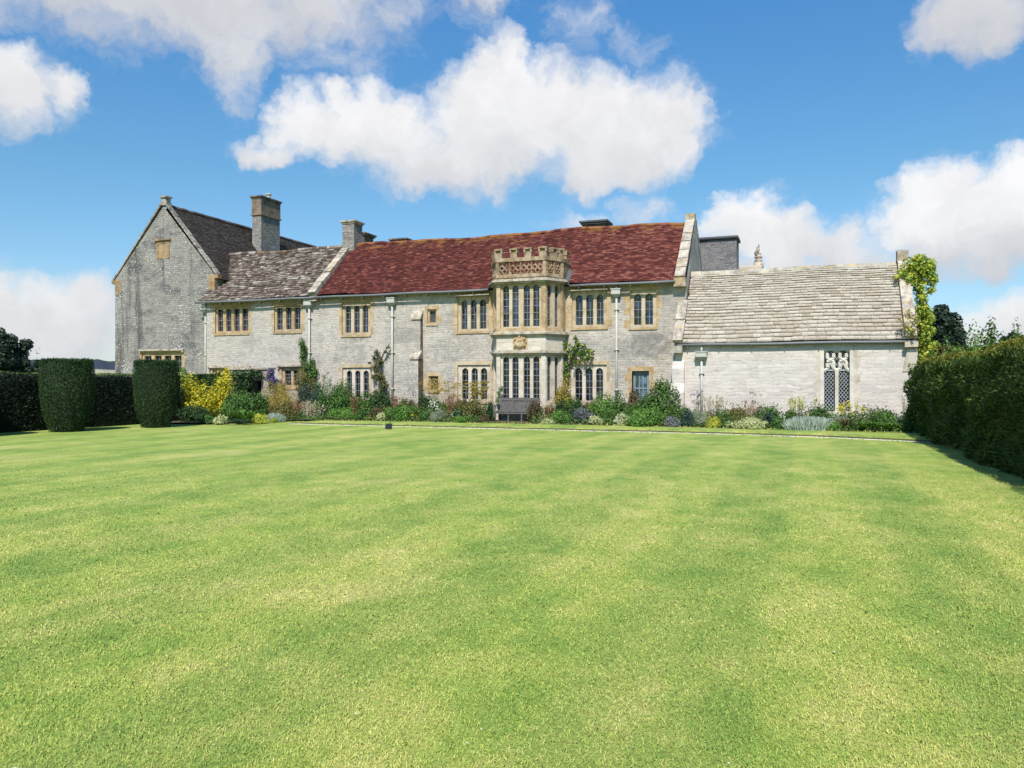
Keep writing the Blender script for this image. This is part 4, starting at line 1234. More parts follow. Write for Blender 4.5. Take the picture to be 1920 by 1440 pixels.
for i in range(len(xs) - 1):
    a, b = xs[i], xs[i + 1]
    mb.poly([(a, near[i] - .05, -.010), (b, near[i + 1] - .05, -.010), (b, far[i + 1] + .05, -.010), (a, far[i] + .05, -.010)])
structure(mb, 'path', PATHM)
mb = MB()
for i in range(len(xs) - 1):
    a, b = xs[i], xs[i + 1]
    mb.m = 0
    mb.poly([(a, far[i], .032), (b, far[i + 1], .032), (b, 33, .032), (a, 33, .032)])
    mb.m = 1
    mb.poly([(a, far[i], -.06), (b, far[i + 1], -.06), (b, far[i + 1], .032), (a, far[i], .032)])
structure(mb, 'grass_verge', [LAWN, SOIL])
BED = [(-25, 24.5), (-21.9, 24.9), (-21.2, 27.6), (-19.4, 29.1), (-15, 29.35), (-10, 29.35), (-5, 29.1), (0, 28.5), (3.6, 28.0)]
mb = MB()
for (p, q) in zip(BED[:-1], BED[1:]):
    mb.poly([(p[0], p[1], .061), (q[0], q[1], .061), (q[0], 33, .061), (p[0], 33, .061)])
structure(mb, 'soil_bed', SOIL)

# far hills with a pale field on the near slope
def mat_hills():
    m, nt = new_mat('hills')
    pos = POS(nt)
    sx = N(nt, 'ShaderNodeSeparateXYZ', {0: pos})
    n1 = NOISE(nt, pos, .012, 4, .6)
    z = M_(nt, 'ADD', sx.outputs[2], M_(nt, 'MULTIPLY_ADD', n1, 8.0, -4.0))
    col = RAMP(nt, N(nt, 'ShaderNodeMapRange', {0: z, 1: 0.0, 2: 40.0}).outputs[0],
               [(.0, (.10, .14, .05)), (.16, (.11, .15, .05)), (.20, (.34, .30, .20)), (.42, (.33, .30, .19)), (.46, (.022, .030, .050)), (1, (.024, .032, .032))])
    finish(nt, col, .95)
    return m
mb = MB()
RR = [(620, 0), (900, 17), (1050, 22), (1200, 30), (1500, 38)]
na = 400
grid = []
for r, h in RR:
    row = []
    for k in range(na + 1):
        a = R(60 + 130 * k / na)
        hh = h * (1 + .22 * math.sin(a * 9.0 + r * .01) + .08 * math.sin(a * 23) + .05 * math.sin(a * 131) + .03 * math.sin(a * 311 + r)) if h else -2
        row.append((r * math.cos(a), r * math.sin(a), hh))
    grid.append(row)
for i in range(len(RR) - 1):
    for k in range(na):
        mb.poly([grid[i][k], grid[i][k + 1], grid[i + 1][k + 1], grid[i + 1][k]])
structure(mb, 'hills', mat_hills())

# ================================================================== FOLIAGE
def unit(v): return v / np.maximum(np.linalg.norm(v, axis=1, keepdims=True), 1e-9)
def rdir(n): return unit(RNG.normal(size=(n, 3)))

def leaf_quads(C, Nn, L, W, T=None, fold=.0):
    n = len(C)
    Nn = unit(Nn)
    if T is None: T = rdir(n)
    T = T - (T * Nn).sum(1, keepdims=True) * Nn
    T = unit(T)
    B = np.cross(Nn, T)
    L = np.broadcast_to(np.asarray(L, float), (n,))[:, None]; W = np.broadcast_to(np.asarray(W, float), (n,))[:, None]
    base = C - T * L * .5; tip = C + T * L * .5 - Nn * L * .08
    m = C - T * L * .06 + Nn * L * fold
    return np.stack([base, m + B * W * .5, tip, m - B * W * .5], 1)

def blob_leaves(c, r, n, L, asp=.5, shell=.45, up=.25, jit=.9, zmin=None):
    d = rdir(n)
    rad = 1 - shell * RNG.random(n) ** 1.5
    C = np.array(c) + d * np.array(r) * rad[:, None]
    if zmin is not None:
        C[:, 2] = np.where(C[:, 2] < zmin, zmin + RNG.random(n) * .12, C[:, 2])
    Nn = d + RNG.normal(size=(n, 3)) * jit * .6 + np.array([0, 0, up])
    Ls = L * (.65 + .7 * RNG.random(n))
    return leaf_quads(C, Nn, Ls, Ls * asp)

def blades(n, w, d, h, wid, lean=.5, curve=.5):
    """Arching strap leaves from a clump base; three quads each."""
    ang = RNG.random(n) * 2 * np.pi
    rr = np.sqrt(RNG.random(n)) * .35
    b = np.stack([np.cos(ang) * rr * w, np.sin(ang) * rr * d, np.zeros(n)], 1)
    out = np.stack([np.cos(ang), np.sin(ang) * d / w, np.zeros(n)], 1)
    hh = h * (.6 + .45 * RNG.random(n))
    ln = (lean * (.3 + RNG.random(n)) * w)[:, None]
    side = np.stack([-np.sin(ang), np.cos(ang), np.zeros(n)], 1) * wid * .5
    ts = [0, .4, .75, 1.0]
    wd = [.8, 1, .75, .1]
    P = []
    for t, ww in zip(ts, wd):
        z = hh * (t - curve * .45 * t ** 3)
        p = b + out * ln * t ** 1.6
        p[:, 2] = z
        P.append((p - side * ww, p + side * ww))
    Q = [np.stack([P[i][0], P[i][1], P[i + 1][1], P[i + 1][0]], 1) for i in range(3)]
    return np.concatenate(Q)

def stalks(pts0, pts1, wid):
    n = len(pts0)
    s = RNG.normal(size=(n, 3)); s[:, 2] = 0; s = unit(s) * wid * .5
    return np.stack([pts0 - s, pts0 + s, pts1 + s * .5, pts1 - s * .5], 1)

PAL = {
    'green': mat_leaf('leaf_green', (.025, .065, .014), (.065, .140, .026), (.13, .23, .05)),
    'bright': mat_leaf('leaf_bright_green', (.045, .11, .018), (.105, .215, .036), (.19, .32, .07)),
    'dark': mat_leaf('leaf_dark_green', (.014, .034, .012), (.032, .070, .022), (.065, .12, .032)),
    'blue': mat_leaf('leaf_blue_green', (.020, .045, .032), (.045, .085, .065), (.10, .15, .12)),
    'sage': mat_leaf('leaf_sage', (.14, .17, .11), (.25, .29, .19), (.38, .42, .30)),
    'silver': mat_leaf('leaf_silver', (.26, .32, .27), (.40, .47, .40), (.54, .60, .53)),
    'lime': mat_leaf('leaf_lime', (.22, .27, .03), (.46, .48, .06), (.66, .62, .14), .4),
    'gold': mat_leaf('leaf_gold', (.17, .20, .02), (.52, .46, .03), (.72, .62, .06), .3, nz=2.2),
    'cream': mat_leaf('leaf_variegated_cream', (.20, .26, .08), (.42, .44, .20), (.62, .60, .38), .2),
    'olive': mat_leaf('leaf_olive', (.07, .075, .02), (.15, .14, .04), (.26, .22, .08)),
    'fennel': mat_leaf('leaf_fennel_yellow', (.15, .12, .03), (.30, .23, .032), (.46, .36, .11)),
    'rust': mat_leaf('leaf_rust', (.12, .045, .025), (.26, .11, .06), (.40, .22, .13)),
    'tan': mat_leaf('leaf_tan_straw', (.25, .19, .11), (.42, .34, .22), (.56, .48, .35)),
    'brown': mat_leaf('leaf_brown', (.05, .035, .02), (.11, .08, .032), (.19, .14, .08)),
    'grey': mat_leaf('leaf_grey_purple', (.07, .075, .08), (.15, .16, .165), (.27, .28, .28)),
    'yew': mat_leaf('yew', (.010, .026, .009), (.025, .060, .016), (.060, .115, .028), .14),
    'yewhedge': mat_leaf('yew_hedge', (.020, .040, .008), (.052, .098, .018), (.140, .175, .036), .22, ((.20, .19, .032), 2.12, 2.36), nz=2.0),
    'beech': mat_leaf('dark_hedge', (.005, .010, .006), (.010, .021, .010), (.026, .044, .018), .12, ((.10, .15, .032), 1.90, 2.0)),  # paler top by height puts the sunlit hedge top into the leaf colour
    'oak': mat_leaf('distant_oak', (.008, .018, .012), (.018, .036, .020), (.038, .062, .030), .1, nz=.4),
    'bronze': mat_leaf('hedge_bronze', (.06, .06, .02), (.13, .115, .04), (.22, .18, .07)),
    'purple': mat_leaf('flower_purple', (.07, .03, .20), (.14, .07, .34), (.26, .17, .48)),
    'white': mat_leaf('flower_white', (.55, .55, .48), (.70, .69, .62), (.78, .77, .72)),
    'yellow': mat_leaf('flower_yellow', (.55, .42, .02), (.70, .58, .04), (.80, .70, .12)),
}

def new_plant(name, Q, pal, loc, label, cat='plant', group=None):
    o = link(name, quads_mesh(name, Q), PAL[pal], None, loc)
    return tag(o, label, cat, group)
def child(o, name, Q, pal):
    return link(name, quads_mesh(name, Q), PAL[pal], o, (0, 0, 0), True)

def place(px, Y, wpx, ytop):
    X, t = at(px, Y)
    return X, Y, wpx / 2 * t / FPX * 1.25, max(.16, CAMH + (HOR - ytop) / FPX * t)

def mound_quads(w, d, h, leaf, dens=1.0, asp=.5, K=None):
    K = K or max(6, int(7 + w * 8))
    dens = dens * 1.9
    Q = []
    area = 4 * w * h + 3 * w * d
    n = int(dens * 1.6 * area / (leaf * leaf * asp) / K) + 10
    for k in range(K):
        a = RNG.random() * 2 * np.pi; q = math.sqrt(RNG.random()) * .72
        f = .30 + .22 * RNG.random()
        lim = math.sqrt(max(.05, 1 - q * q * .8))
        cz = h * (.12 + RNG.random() * (lim - f * .8) * .85)
        r = (w * f * 1.15, d * f * 1.15, h * f * .85)
        cz = max(cz, r[2] * .5)
        Q.append(blob_leaves((w * q * math.cos(a), d * q * math.sin(a), cz), r, n, leaf, asp, .55, .35, zmin=.0))
    # skirt of leaves at the foot
    Q.append(blob_leaves((0, 0, h * .22), (w * .95, d * .95, h * .30), n * 2, leaf, asp, .5, .3, zmin=.0))
    Q = np.concatenate(Q)
    Q[:, :, 2] *= h * 1.04 / np.percentile(Q[:, 2, 2], 99.3)
    return Q

def mound(name, px, Y, wpx, ytop, pal, label, leaf=.085, dens=1.0, asp=.5, fl=None, nfl=30, cat='plant', flsize=.06, depth=.9):
    X, Y, w, h = place(px, Y, wpx, ytop)
    d = min(w * depth, 1.1)
    o = new_plant(name, mound_quads(w, d, h, leaf, dens, asp), pal, (X, Y, .03), label, cat)
    if fl:
        dd = rdir(nfl); dd[:, 2] = np.abs(dd[:, 2]) * .8 + .2; dd[:, 1] = -np.abs(dd[:, 1])
        C = dd * np.array([w, d, h]) * (.9 + .12 * RNG.random(nfl))[:, None]
        C = np.repeat(C, 3, 0) + RNG.normal(size=(nfl * 3, 3)) * flsize * .4
        child(o, 'flowers', leaf_quads(C, rdir(nfl * 3) + np.array([0, -.5, .6]), flsize, flsize * .8), fl)
    return o

def strap(name, px, Y, wpx, ytop, pal, label, n=90, wid=.035, lean=.9, curve=.9, cat='plant', fl=None, nfl=12):
    X, Y, w, h = place(px, Y, wpx, ytop)
    o = new_plant(name, blades(n, w, min(w, .8), h, wid, lean, curve), pal, (X, Y, .03), label, cat)
    return o

def tallstems(name, px, Y, wpx, ytop, pal, label, n=22, tip='fennel', tips=14, tipsize=.06, leafpal=True, leaf=.07, spread=.8, flat=False, cat='plant', spire=0.0, lown=160):
    """Upright stems with sparse leaves and flower or seed heads."""
    X, Y, w, h = place(px, Y, wpx, ytop)
    d = min(w, .55)
    b = np.stack([RNG.normal(size=n) * w * .28, RNG.normal(size=n) * d * .3, np.zeros(n)], 1)
    e = b * (1 + spread * .8) + np.stack([RNG.normal(size=n) * w * .22, RNG.normal(size=n) * d * .2, h * (.62 + .38 * RNG.random(n))], 1)
    Q = [stalks(b, e, .016)]
    k = 7
    tt = RNG.random((n, k)) * .85 + .05
    C = (b[:, None] + (e - b)[:, None] * tt[..., None]).reshape(-1, 3) + RNG.normal(size=(n * k, 3)) * .05
    Q.append(leaf_quads(C, rdir(n * k) + np.array([0, -.3, .4]), leaf * (.6 + .8 * RNG.random(n * k)), leaf * .35))
    Q.append(blob_leaves((0, 0, h * .18), (w * .8, d, h * .26), lown, leaf, .45, .6, .3, zmin=0))
    o = new_plant(name, np.concatenate(Q), pal, (X, Y, .03), label, cat)
    m = n * tips
    tipc = np.repeat(e, tips, 0)
    off = RNG.normal(size=(m, 3)) * tipsize * (1.3 if flat else .55)
    if flat: off[:, 2] *= .25
    if spire: off[:, 2] -= RNG.random(m) * spire
    child(o, 'flower_heads', leaf_quads(tipc + off, rdir(m) + np.array([0, -.4, .5]), tipsize * (.7 + .6 * RNG.random(m)), tipsize * .6), tip)
    return o

def lavender(name, px, Y, wpx, ytop, pal, label, n=500, cat='plant'):
    X, Y, w, h = place(px, Y, wpx, ytop)
    d = min(w * .6, .7)
    a = RNG.random(n) * 2 * np.pi; q = np.sqrt(RNG.random(n))
    b = np.stack([w * .92 * q * np.cos(a), d * q * np.sin(a), np.zeros(n)], 1)
    hh = h * np.sqrt(np.maximum(.1, 1 - .7 * q ** 4)) * (.8 + .25 * RNG.random(n))
    e = b + np.stack([RNG.normal(size=n) * .05 + b[:, 0] * .1, RNG.normal(size=n) * .05 - .05, hh], 1)
    m = b + (e - b) * .55 + RNG.normal(size=(n, 3)) * .02
    Q = [stalks(m, e, .022), stalks(b, m, .022), blob_leaves((0, 0, h * .35), (w, d, h * .5), 260, .07, .3, .4, .6, zmin=0)]
    return new_plant(name, np.concatenate(Q), pal, (X, Y, .03), label, cat)

def climber(name, Y, blobs, pal, label, leaf=.09, dens=1.0, stem=None, cat='climbing plant', flat=.16, pal2=None, name2='new_growth', frac2=0.4):
    """Blobs are (px, py, rx px, ry px) against a wall plane; the plant hugs that plane."""
    Q = []; Q2 = []
    X0 = XF(blobs[-1][0], Y)
    for (px, py, rx, ry) in blobs:
        X, t = at(px, Y); k = t / FPX
        z = CAMH + (HOR - py) * k
        n = int(dens * 5.0 * (rx * k) * (ry * k) * math.pi / (leaf * leaf * .5)) + 6
        q = blob_leaves((X - X0, -flat * .3, z), (rx * k, flat, ry * k), n, leaf, .55, .9, .1)
        if pal2:
            s = RNG.random(len(q)) < frac2
            Q2.append(q[s]); q = q[~s]
        Q.append(q)
    o = new_plant(name, np.concatenate(Q), pal, (X0, Y, 0), label, cat)
    if pal2: child(o, name2, np.concatenate(Q2), pal2)
    if stem:
        mb = MB()
        for pts in stem:
            P3 = []
            for (px, py) in pts:
                X, t = at(px, Y)
                P3.append((X - X0, -.04, max(0, CAMH + (HOR - py) / FPX * t)))
            mb.tube(P3, [.035 * (1 - .6 * i / len(P3)) for i in range(len(P3))], 6)
        mb.build('stem', BARK, o, True, (0, 0, 0), True)
    return o

# ------------------------------------------------------------------ hedges and clipped yews
def hedge_box(name, x0, x1, y0, y1, h, pal, label, faces, leaf, dens, bump=.07, round_=.15, core_in=.10):
    """Clipped hedge: sprays of leaf over a gently uneven face, with a solid twiggy heart."""
    def bumpf(p):
        return bump * (np.sin(p[:, 0] * 1.9 + 1.3 * np.sin(p[:, 1] * .9)) * .5 + np.sin(p[:, 1] * 2.3 + p[:, 2] * 1.7) * .5 + np.sin(p[:, 2] * 4.1 + p[:, 1] * 3.7) * .35)
    Q = []
    cx, cy = (x0 + x1) / 2, (y0 + y1) / 2
    for (ax, val, dn, lf) in faces:
        if ax == 'top': area = (x1 - x0) * (y1 - y0)
        elif ax == 'x': area = (y1 - y0) * h
        else: area = (x1 - x0) * h
        n = int(area * dn)
        u, v = RNG.random(n), RNG.random(n)
        if ax == 'top':
            C = np.stack([x0 + u * (x1 - x0), y0 + v * (y1 - y0), np.full(n, h)], 1); nn = np.array([0, 0, 1.0])
        elif ax == 'x':
            C = np.stack([np.full(n, val), y0 + u * (y1 - y0), v * h], 1); nn = np.array([np.sign(val - cx), 0, 0])
        else:
            C = np.stack([x0 + u * (x1 - x0), np.full(n, val), v * h], 1); nn = np.array([0, np.sign(val - cy), 0])
        dsp = bumpf(C) - RNG.random(n) ** 2 * .16
        if ax != 'top': dsp = dsp - round_ * np.clip((C[:, 2] - h + .25) / .25, 0, 1) ** 2
        C = C + nn * dsp[:, None]
        C[:, 2] = np.maximum(C[:, 2], .03)
        Nn = nn * .55 + rdir(n) * .8 + np.array([0, 0, .35])
        T = nn * .7 + rdir(n) * .6 + np.array([0, 0, .25])
        L = lf * (.6 + .8 * RNG.random(n))
        Q.append(leaf_quads(C, Nn, L, L * .36, T))
    Q = np.concatenate(Q) - np.array([cx, cy, 0])
    o = new_plant(name, Q, pal, (cx, cy, 0), label, 'hedge')
    mb = MB()
    c = core_in
    a, b, e, f = x0 + c - cx, x1 - c - cx, y0 + c - cy, y1 - c - cy
    mb.hexa([(a, e, 0), (b, e, 0), (b, f, 0), (a, f, 0), (a + .08, e + .08, h - c), (b - .08, e + .08, h - c), (b - .08, f - .08, h - c), (a + .08, f - .08, h - c)])
    mb.build('twiggy_heart', HEART, o, False, (0, 0, 0), True)
    return o
HEART = mat_plain('hedge_heart', (.012, .020, .009), .95, .5, 9.0)

def right_hedge():
    Qs = []
    x0, x1, h = 3.35, 5.1, 2.32
    secs = [(-4.0, 8, 250, .10), (8, 13, 1500, .032), (13, 17, 1900, .06), (17, 22, 1300, .075), (22, 30.2, 900, .09)]
    cx, cy = (x0 + x1) / 2, 13.0
    for (ya, yb, dn, lf) in secs:
        for ax in ('x', 'top', 'end'):
            if ax == 'x': area = (yb - ya) * h
            elif ax == 'top': area = (yb - ya) * (x1 - x0)
            else:
                if yb < 30: continue
                area = 0
            n = int(area * dn)
            if ax == 'end': n = 2500
            u, v = RNG.random(n), RNG.random(n)
            if ax == 'x': C = np.stack([np.full(n, x0), ya + u * (yb - ya), v * h], 1); nn = np.array([-1.0, 0, 0])
            elif ax == 'top': C = np.stack([x0 + u * (x1 - x0), ya + v * (yb - ya), np.full(n, h)], 1); nn = np.array([0, 0, 1.0])
            else: C = np.stack([x0 + u * (x1 - x0), np.full(n, 30.2), v * h], 1); nn = np.array([0, 1.0, 0])
            y, z = C[:, 1], C[:, 2]
            b = .07 * np.sin(z * 5.5 + 1.2 * np.sin(y * .8)) + .075 * np.sin(y * 1.1 + z) + .055 * np.sin(y * 1.7 + 1.5 * np.sin(z * 1.9)) + .045 * np.sin(y * 4.3 + z * 3.1) + .035 * np.sin(z * 5.3 + y * 2.0 + C[:, 0] * 3)
            pit = RNG.random(n) ** 2 * .20
            dsp = b - pit
            if ax == 'x':
                dsp = dsp - .40 * np.clip((z - h + .9) / .9, 0, 1) ** 2 - .06 * (1 - z / h)
            C = C + nn * dsp[:, None]
            if ax == 'top':
                C[:, 2] -= .16 * np.clip((x0 + .75 - C[:, 0]) / .75, 0, 1) ** 2
            C[:, 2] = np.maximum(C[:, 2], .02)
            Nn = nn * .4 + rdir(n) * .85 + np.array([0, 0, .45])
            T = nn * .65 + rdir(n) * .55 + np.array([0, .35, .12])
            L = lf * (.7 + .9 * RNG.random(n))
            Qs.append(leaf_quads(C, Nn, L, L * .32, T))
            m = n // (40 if ax == 'top' else 16)           # longer wild shoots
            if m:
                i = RNG.integers(0, n, m)
                L2 = lf * (1.6 + RNG.random(m))
                Qs.append(leaf_quads(C[i] + nn * .05, rdir(m) + np.array([0, 0, .5]), L2, L2 * .2, nn * .8 + rdir(m) * .5 + np.array([0, 0, .5])))
    Q = np.concatenate(Qs) - np.array([cx, cy, 0])
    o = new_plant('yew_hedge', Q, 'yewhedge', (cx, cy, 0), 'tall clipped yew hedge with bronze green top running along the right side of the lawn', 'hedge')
    mb = MB()
    a, b, e, f = x0 + .20 - cx, x1 - .1 - cx, -4 - cy, 30.05 - cy
    mb.hexa([(a, e, 0), (b, e, 0), (b, f, 0), (a, f, 0), (a + .42, e, h - .22), (b, e, h - .16), (b, f, h - .16), (a + .42, f, h - .22)])
    mb.build('twiggy_heart', HEART, o, False, (0, 0, 0), True)
right_hedge()

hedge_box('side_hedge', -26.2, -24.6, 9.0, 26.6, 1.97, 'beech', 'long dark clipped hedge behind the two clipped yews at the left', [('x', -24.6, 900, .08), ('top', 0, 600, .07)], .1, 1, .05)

def topiary(px, Y, rpx, ytop, label, X=None, r=None, h=None):
    if X is None:
        X, Y, r, h = place(px, Y, rpx * 2, ytop)
        r /= 1.32
    prof = [(0, .60), (.08, .66), (.25, .84), (.5, .985), (.7, 1.0), (.95, .955), (1, .93)]
    n = 26000
    z = RNG.random(n); a = RNG.random(n) * 2 * np.pi
    pr = np.interp(z, [p[0] for p in prof], [p[1] for p in prof]) * r
    dsp = .025 * np.sin(a * 5 + z * 6) + .02 * np.sin(a * 11 + z * 9) - RNG.random(n) ** 2 * .10
    rr = pr + dsp
    C = np.stack([rr * np.cos(a), rr * np.sin(a), z * h], 1)
    nn = np.stack([np.cos(a), np.sin(a), np.zeros(n)], 1)
    L = .048 * (.6 + .9 * RNG.random(n))
    Q = [leaf_quads(C, nn * .5 + rdir(n) * .8, L, L * .30, nn * .3 + rdir(n) * .3 + np.array([0, 0, 1.1]))]
    m = 4500
    a = RNG.random(m) * 2 * np.pi; q = np.sqrt(RNG.random(m)) * r * .93
    C = np.stack([q * np.cos(a), q * np.sin(a), h - RNG.random(m) ** 2 * .08 + .02 * np.sin(a * 4)], 1)
    L = .07 * (.6 + 1.0 * RNG.random(m) + 1.6 * (RNG.random(m) > .95))
    Q.append(leaf_quads(C, rdir(m), L, L * .28, rdir(m) * .45 + np.array([0, 0, 1.0])))
    o = new_plant('clipped_yew', np.concatenate(Q), 'yew', (X, Y, 0), label, 'topiary', 'clipped yews on the left of the lawn')
    mb = MB(); mb.lathe(0, 0, [(r * p * .93 - .02, max(.0, z * h - (.05 if z == 1 else 0))) for z, p in prof], 24)
    mb.build('twiggy_heart', HEART, o, True, (0, 0, 0), True)
topiary(126, 19.75, 49, 675, 'clipped yew drum nearest the left edge, standing alone in front of the long hedge')
topiary(293, 22.8, 42.5, 677, 'clipped yew drum in front of the gabled wing, beside the golden shrub')
topiary(0, 16.3, 0, 0, 'clipped yew drum beyond the left edge whose shadow falls on the lawn', -23.75, .92, 2.4)

# ------------------------------------------------------------------ trees beyond
def tree(name, px, Y, wpx, ytop, ybase_z, label, leaf=.3, K=26, pal='oak', trunk=True, dens=1.0, seed=1):
    X, t = at(px, Y)
    k = t / FPX
    w = wpx / 2 * k; h = CAMH + (HOR - ytop) * k
    Q = []
    z0 = h * .22
    cr = (h - z0) / 2
    for i in range(K):
        d = rdir(1)[0]; q = RNG.random() ** .4
        c = np.array([d[0] * w * .78 * q, d[1] * w * .78 * q, z0 + cr + d[2] * cr * .8 * q])
        f = .13 + .19 * RNG.random() ** 1.5
        n = int(dens * 1700 * f)
        Q.append(blob_leaves(c, (w * f, w * f, cr * f * .95), n, leaf, .6, .6, .3))
    Q.append(blob_leaves((0, 0, z0 + cr), (w, w, cr), int(dens * 90), leaf, .6, .6, .2))
    o = empty(name, (X, Y, 0), label, 'tree')
    link('crown', quads_mesh('crown', np.concatenate(Q)), PAL[pal], o, (0, 0, 0), True)
    mb = MB()
    mb.tube([(0, 0, -.1), (w * .02, 0, h * .25), (-w * .03, .1, h * .5), (0, 0, h * .75)], [w * .085, w * .06, w * .04, w * .012], 8)
    for i in range(6):
        a = i * 1.05; zz = h * (.25 + .06 * i)
        mb.tube([(0, 0, zz), (w * .35 * math.cos(a), w * .35 * math.sin(a), zz + h * .12), (w * .65 * math.cos(a), w * .65 * math.sin(a), zz + h * .2)], [w * .035, w * .022, w * .008], 6)
    mb.build('trunk', BARK, o, True, (0, 0, 0), True)
    return o
tree('broadleaf_tree', 22, 52, 105, 624, 0, 'dark broadleaf tree rising at the left edge behind the long hedge', .27, 44)
tree('broadleaf_tree', -30, 50, 110, 600, 0, 'taller dark tree cut off by the left edge of the view', .27, 36)
tree('broadleaf_tree', 78, 56, 44, 668, 0, 'small dark tree to the right of the big tree behind the clipped yew', .34, 14)
tree('broadleaf_tree', 1757, 58, 104, 552, 0, 'dark spreading tree behind the golden climber at the end of the chapel', .25, 46)
tree('broadleaf_tree', 1800, 62, 62, 618, 0, 'low dark bush like tree to the right of the spreading tree', .30, 16)
tree('broadleaf_tree', 1893, 85, 78, 616, 0, 'distant dark tree above the far end of the hedge near the right edge', .42, 26)
tree('broadleaf_tree', 1945, 86, 60, 612, 0, 'distant dark tree cut off by the right edge of the view', .42, 16)
# ------------------------------------------------------------------ garden walls
gw = empty('garden_wall', (-24.2, 30.4, 0), 'rubble garden wall with dark doorway under ivy left of the flower border', 'wall')
mb = MB()
gx0, gx1 = XF(428, 30.4), XF(524, 30.4)
ddx0, ddx1 = XF(474, 30.4), XF(490, 30.4)
gz = ZF(480, 693, 30.4)
for a, b, z0, z1 in ((gx0, ddx0, 0, gz), (ddx0, ddx1, 1.75, gz), (ddx1, XF(503, 30.4), 0, gz), (XF(503, 30.4), gx1, 0, 1.55)):
    mb.box(a, b, 30.4, 30.85, z0, z1)
mb.build('masonry', WALL_GARDEN, gw)
mb = MB()
mb.box(gx0, XF(503, 30.4) + .05, 30.34, 30.91, gz, gz + .09); mb.box(XF(503, 30.4) + .051, gx1 + .05, 30.34, 30.91, 1.55, 1.64)
mb.build('coping_stones', COPING, gw)
mb = MB(); mb.box(ddx0, ddx1, 30.78, 30.84, .02, 1.75)
mb.build('door', mat_plain('doorway_shade', (.02, .018, .016), .8), gw)  # near-black panel painted as the shade inside the open doorway
hedge_box('bronze_hedge', 4.6, 14.0, 33.6, 35.0, 3.0, 'bronze', 'bronze brown hedge beyond the far end of the tall yew hedge', [('y', 33.6, 500, .12), ('top', 0, 400, .12)], .1, 1, .07)

# ------------------------------------------------------------------ bench
bX0, bX1 = XF(931, 31.0), XF(1008, 31.0)
bw = bX1 - bX0
bench = empty('garden_bench', ((bX0 + bX1) / 2, 30.95, .04), 'weathered grey panelled wooden bench standing against the foot of the bay window', 'bench')
yb, yf = 31.28, 30.72
mb = MB()
mb.box(bX0 + .05, bX1 - .05, yf, yb - .05, .44, .49); mb.box(bX0 + .08, bX1 - .08, yf + .02, yf + .06, .36, .44)
mb.build('seat', BENCHWOOD, bench)
mb = MB()
mb.box(bX0 + .06, bX1 - .06, yb - .03, yb + .03, .90, 1.02); mb.box(bX0 + .06, bX1 - .06, yb - .03, yb + .03, .49, .58)
for i in range(4):
    x = bX0 + .06 + (bw - .12) * i / 3
    mb.box(x - (0 if i == 0 else .045), x + (0 if i == 3 else .045) + (.045 if i == 0 else 0) - (.0), yb - .028, yb + .028, .58, .90)
for i in range(3):
    a = bX0 + .06 + (bw - .12) * i / 3 + .05; b = bX0 + .06 + (bw - .12) * (i + 1) / 3 - .05
    mb.box(a, b, yb - .005, yb + .012, .58, .90)
mb.build('backrest', BENCHWOOD, bench)
for x in (bX0 + .03, bX0 + .03 + (bw - .06) / 3, bX0 + .03 + (bw - .06) * 2 / 3, bX1 - .03):
    mb = MB(); mb.lathe(x, yf + .04, [(.04, .04), (.04, .10), (.026, .13), (.036, .22), (.026, .32), (.04, .36), (.04, .44)], 8)
    mb.build('leg', BENCHWOOD, bench)
for x in (bX0 + .03, bX1 - .03):
    mb = MB(); mb.box(x - .035, x + .035, yb - .025, yb + .035, .04, 1.0)
    mb.build('rear_leg', BENCHWOOD, bench)
    mb = MB(); mb.box(x - .04, x + .04, yf, yb - .03, .68, .73); mb.lathe(x, yf + .05, [(.03, .49), (.022, .55), (.03, .62), (.03, .68)], 8)
    mb.build('armrest', BENCHWOOD, bench)

# ------------------------------------------------------------------ little black plate on a rod in the lawn
X, t = at(728, 24.6)
pz = .22
sg = empty('lawn_marker', (X, 24.6, 0), 'small black plate with a thin upright rod standing on the lawn before the border', 'marker')
mb = MB()
mb.hexa([(X - .13, 24.58, .02), (X + .125, 24.58, .01), (X + .125, 24.62, .01), (X - .13, 24.62, .02), (X - .125, 24.66, .20), (X + .11, 24.66, .20), (X + .11, 24.70, .20), (X - .125, 24.70, .20)])
mb.build('plate', BLACK, sg)
mb = MB(); mb.tube([(X - .01, 24.70, .02), (X + .075, 24.78, .86)], .012, 6); mb.tube([(X + .06, 24.78, .84), (X + .12, 24.78, .92)], .018, 6)
mb.build('rod', BLACK, sg)

# ------------------------------------------------------------------ climbers
climber('golden_climber', 33.6, [(1712, 500, 22, 20), (1730, 510, 22, 26), (1705, 525, 16, 16), (1745, 520, 10, 18), (1722, 540, 14, 16), (1727, 560, 12, 16), (1722, 585, 16, 18), (1735, 585, 14, 14),
         (1715, 608, 14, 16), (1735, 612, 12, 18), (1732, 635, 14, 18), (1738, 655, 16, 16), (1730, 672, 16, 14), (1690, 514, 10, 10), (1680, 521, 6, 5), (1742, 500, 12, 16), (1750, 528, 7, 10), (1722, 486, 14, 9), (1744, 545, 8, 8), (1742, 598, 10, 10), (1745, 622, 8, 10), (1748, 648, 10, 9), (1724, 690, 14, 20)],
        'lime', 'golden green climber spilling over the right end of the chapel roof', .115, 1.7,
        [[(1728, 760), (1726, 690), (1730, 620), (1724, 560), (1718, 500)]], flat=.55, pal2='bright', frac2=.35)
climber('golden_climber', 31.3, [(1704, 590, 9, 10), (1700, 612, 10, 10), (1712, 622, 9, 9), (1690, 600, 5, 7), (1716, 600, 10, 12)],
        'tan', 'straw coloured dry tendrils lying on the lower right corner of the chapel roof', .10, .8, flat=.25, pal2='lime', frac2=.35)
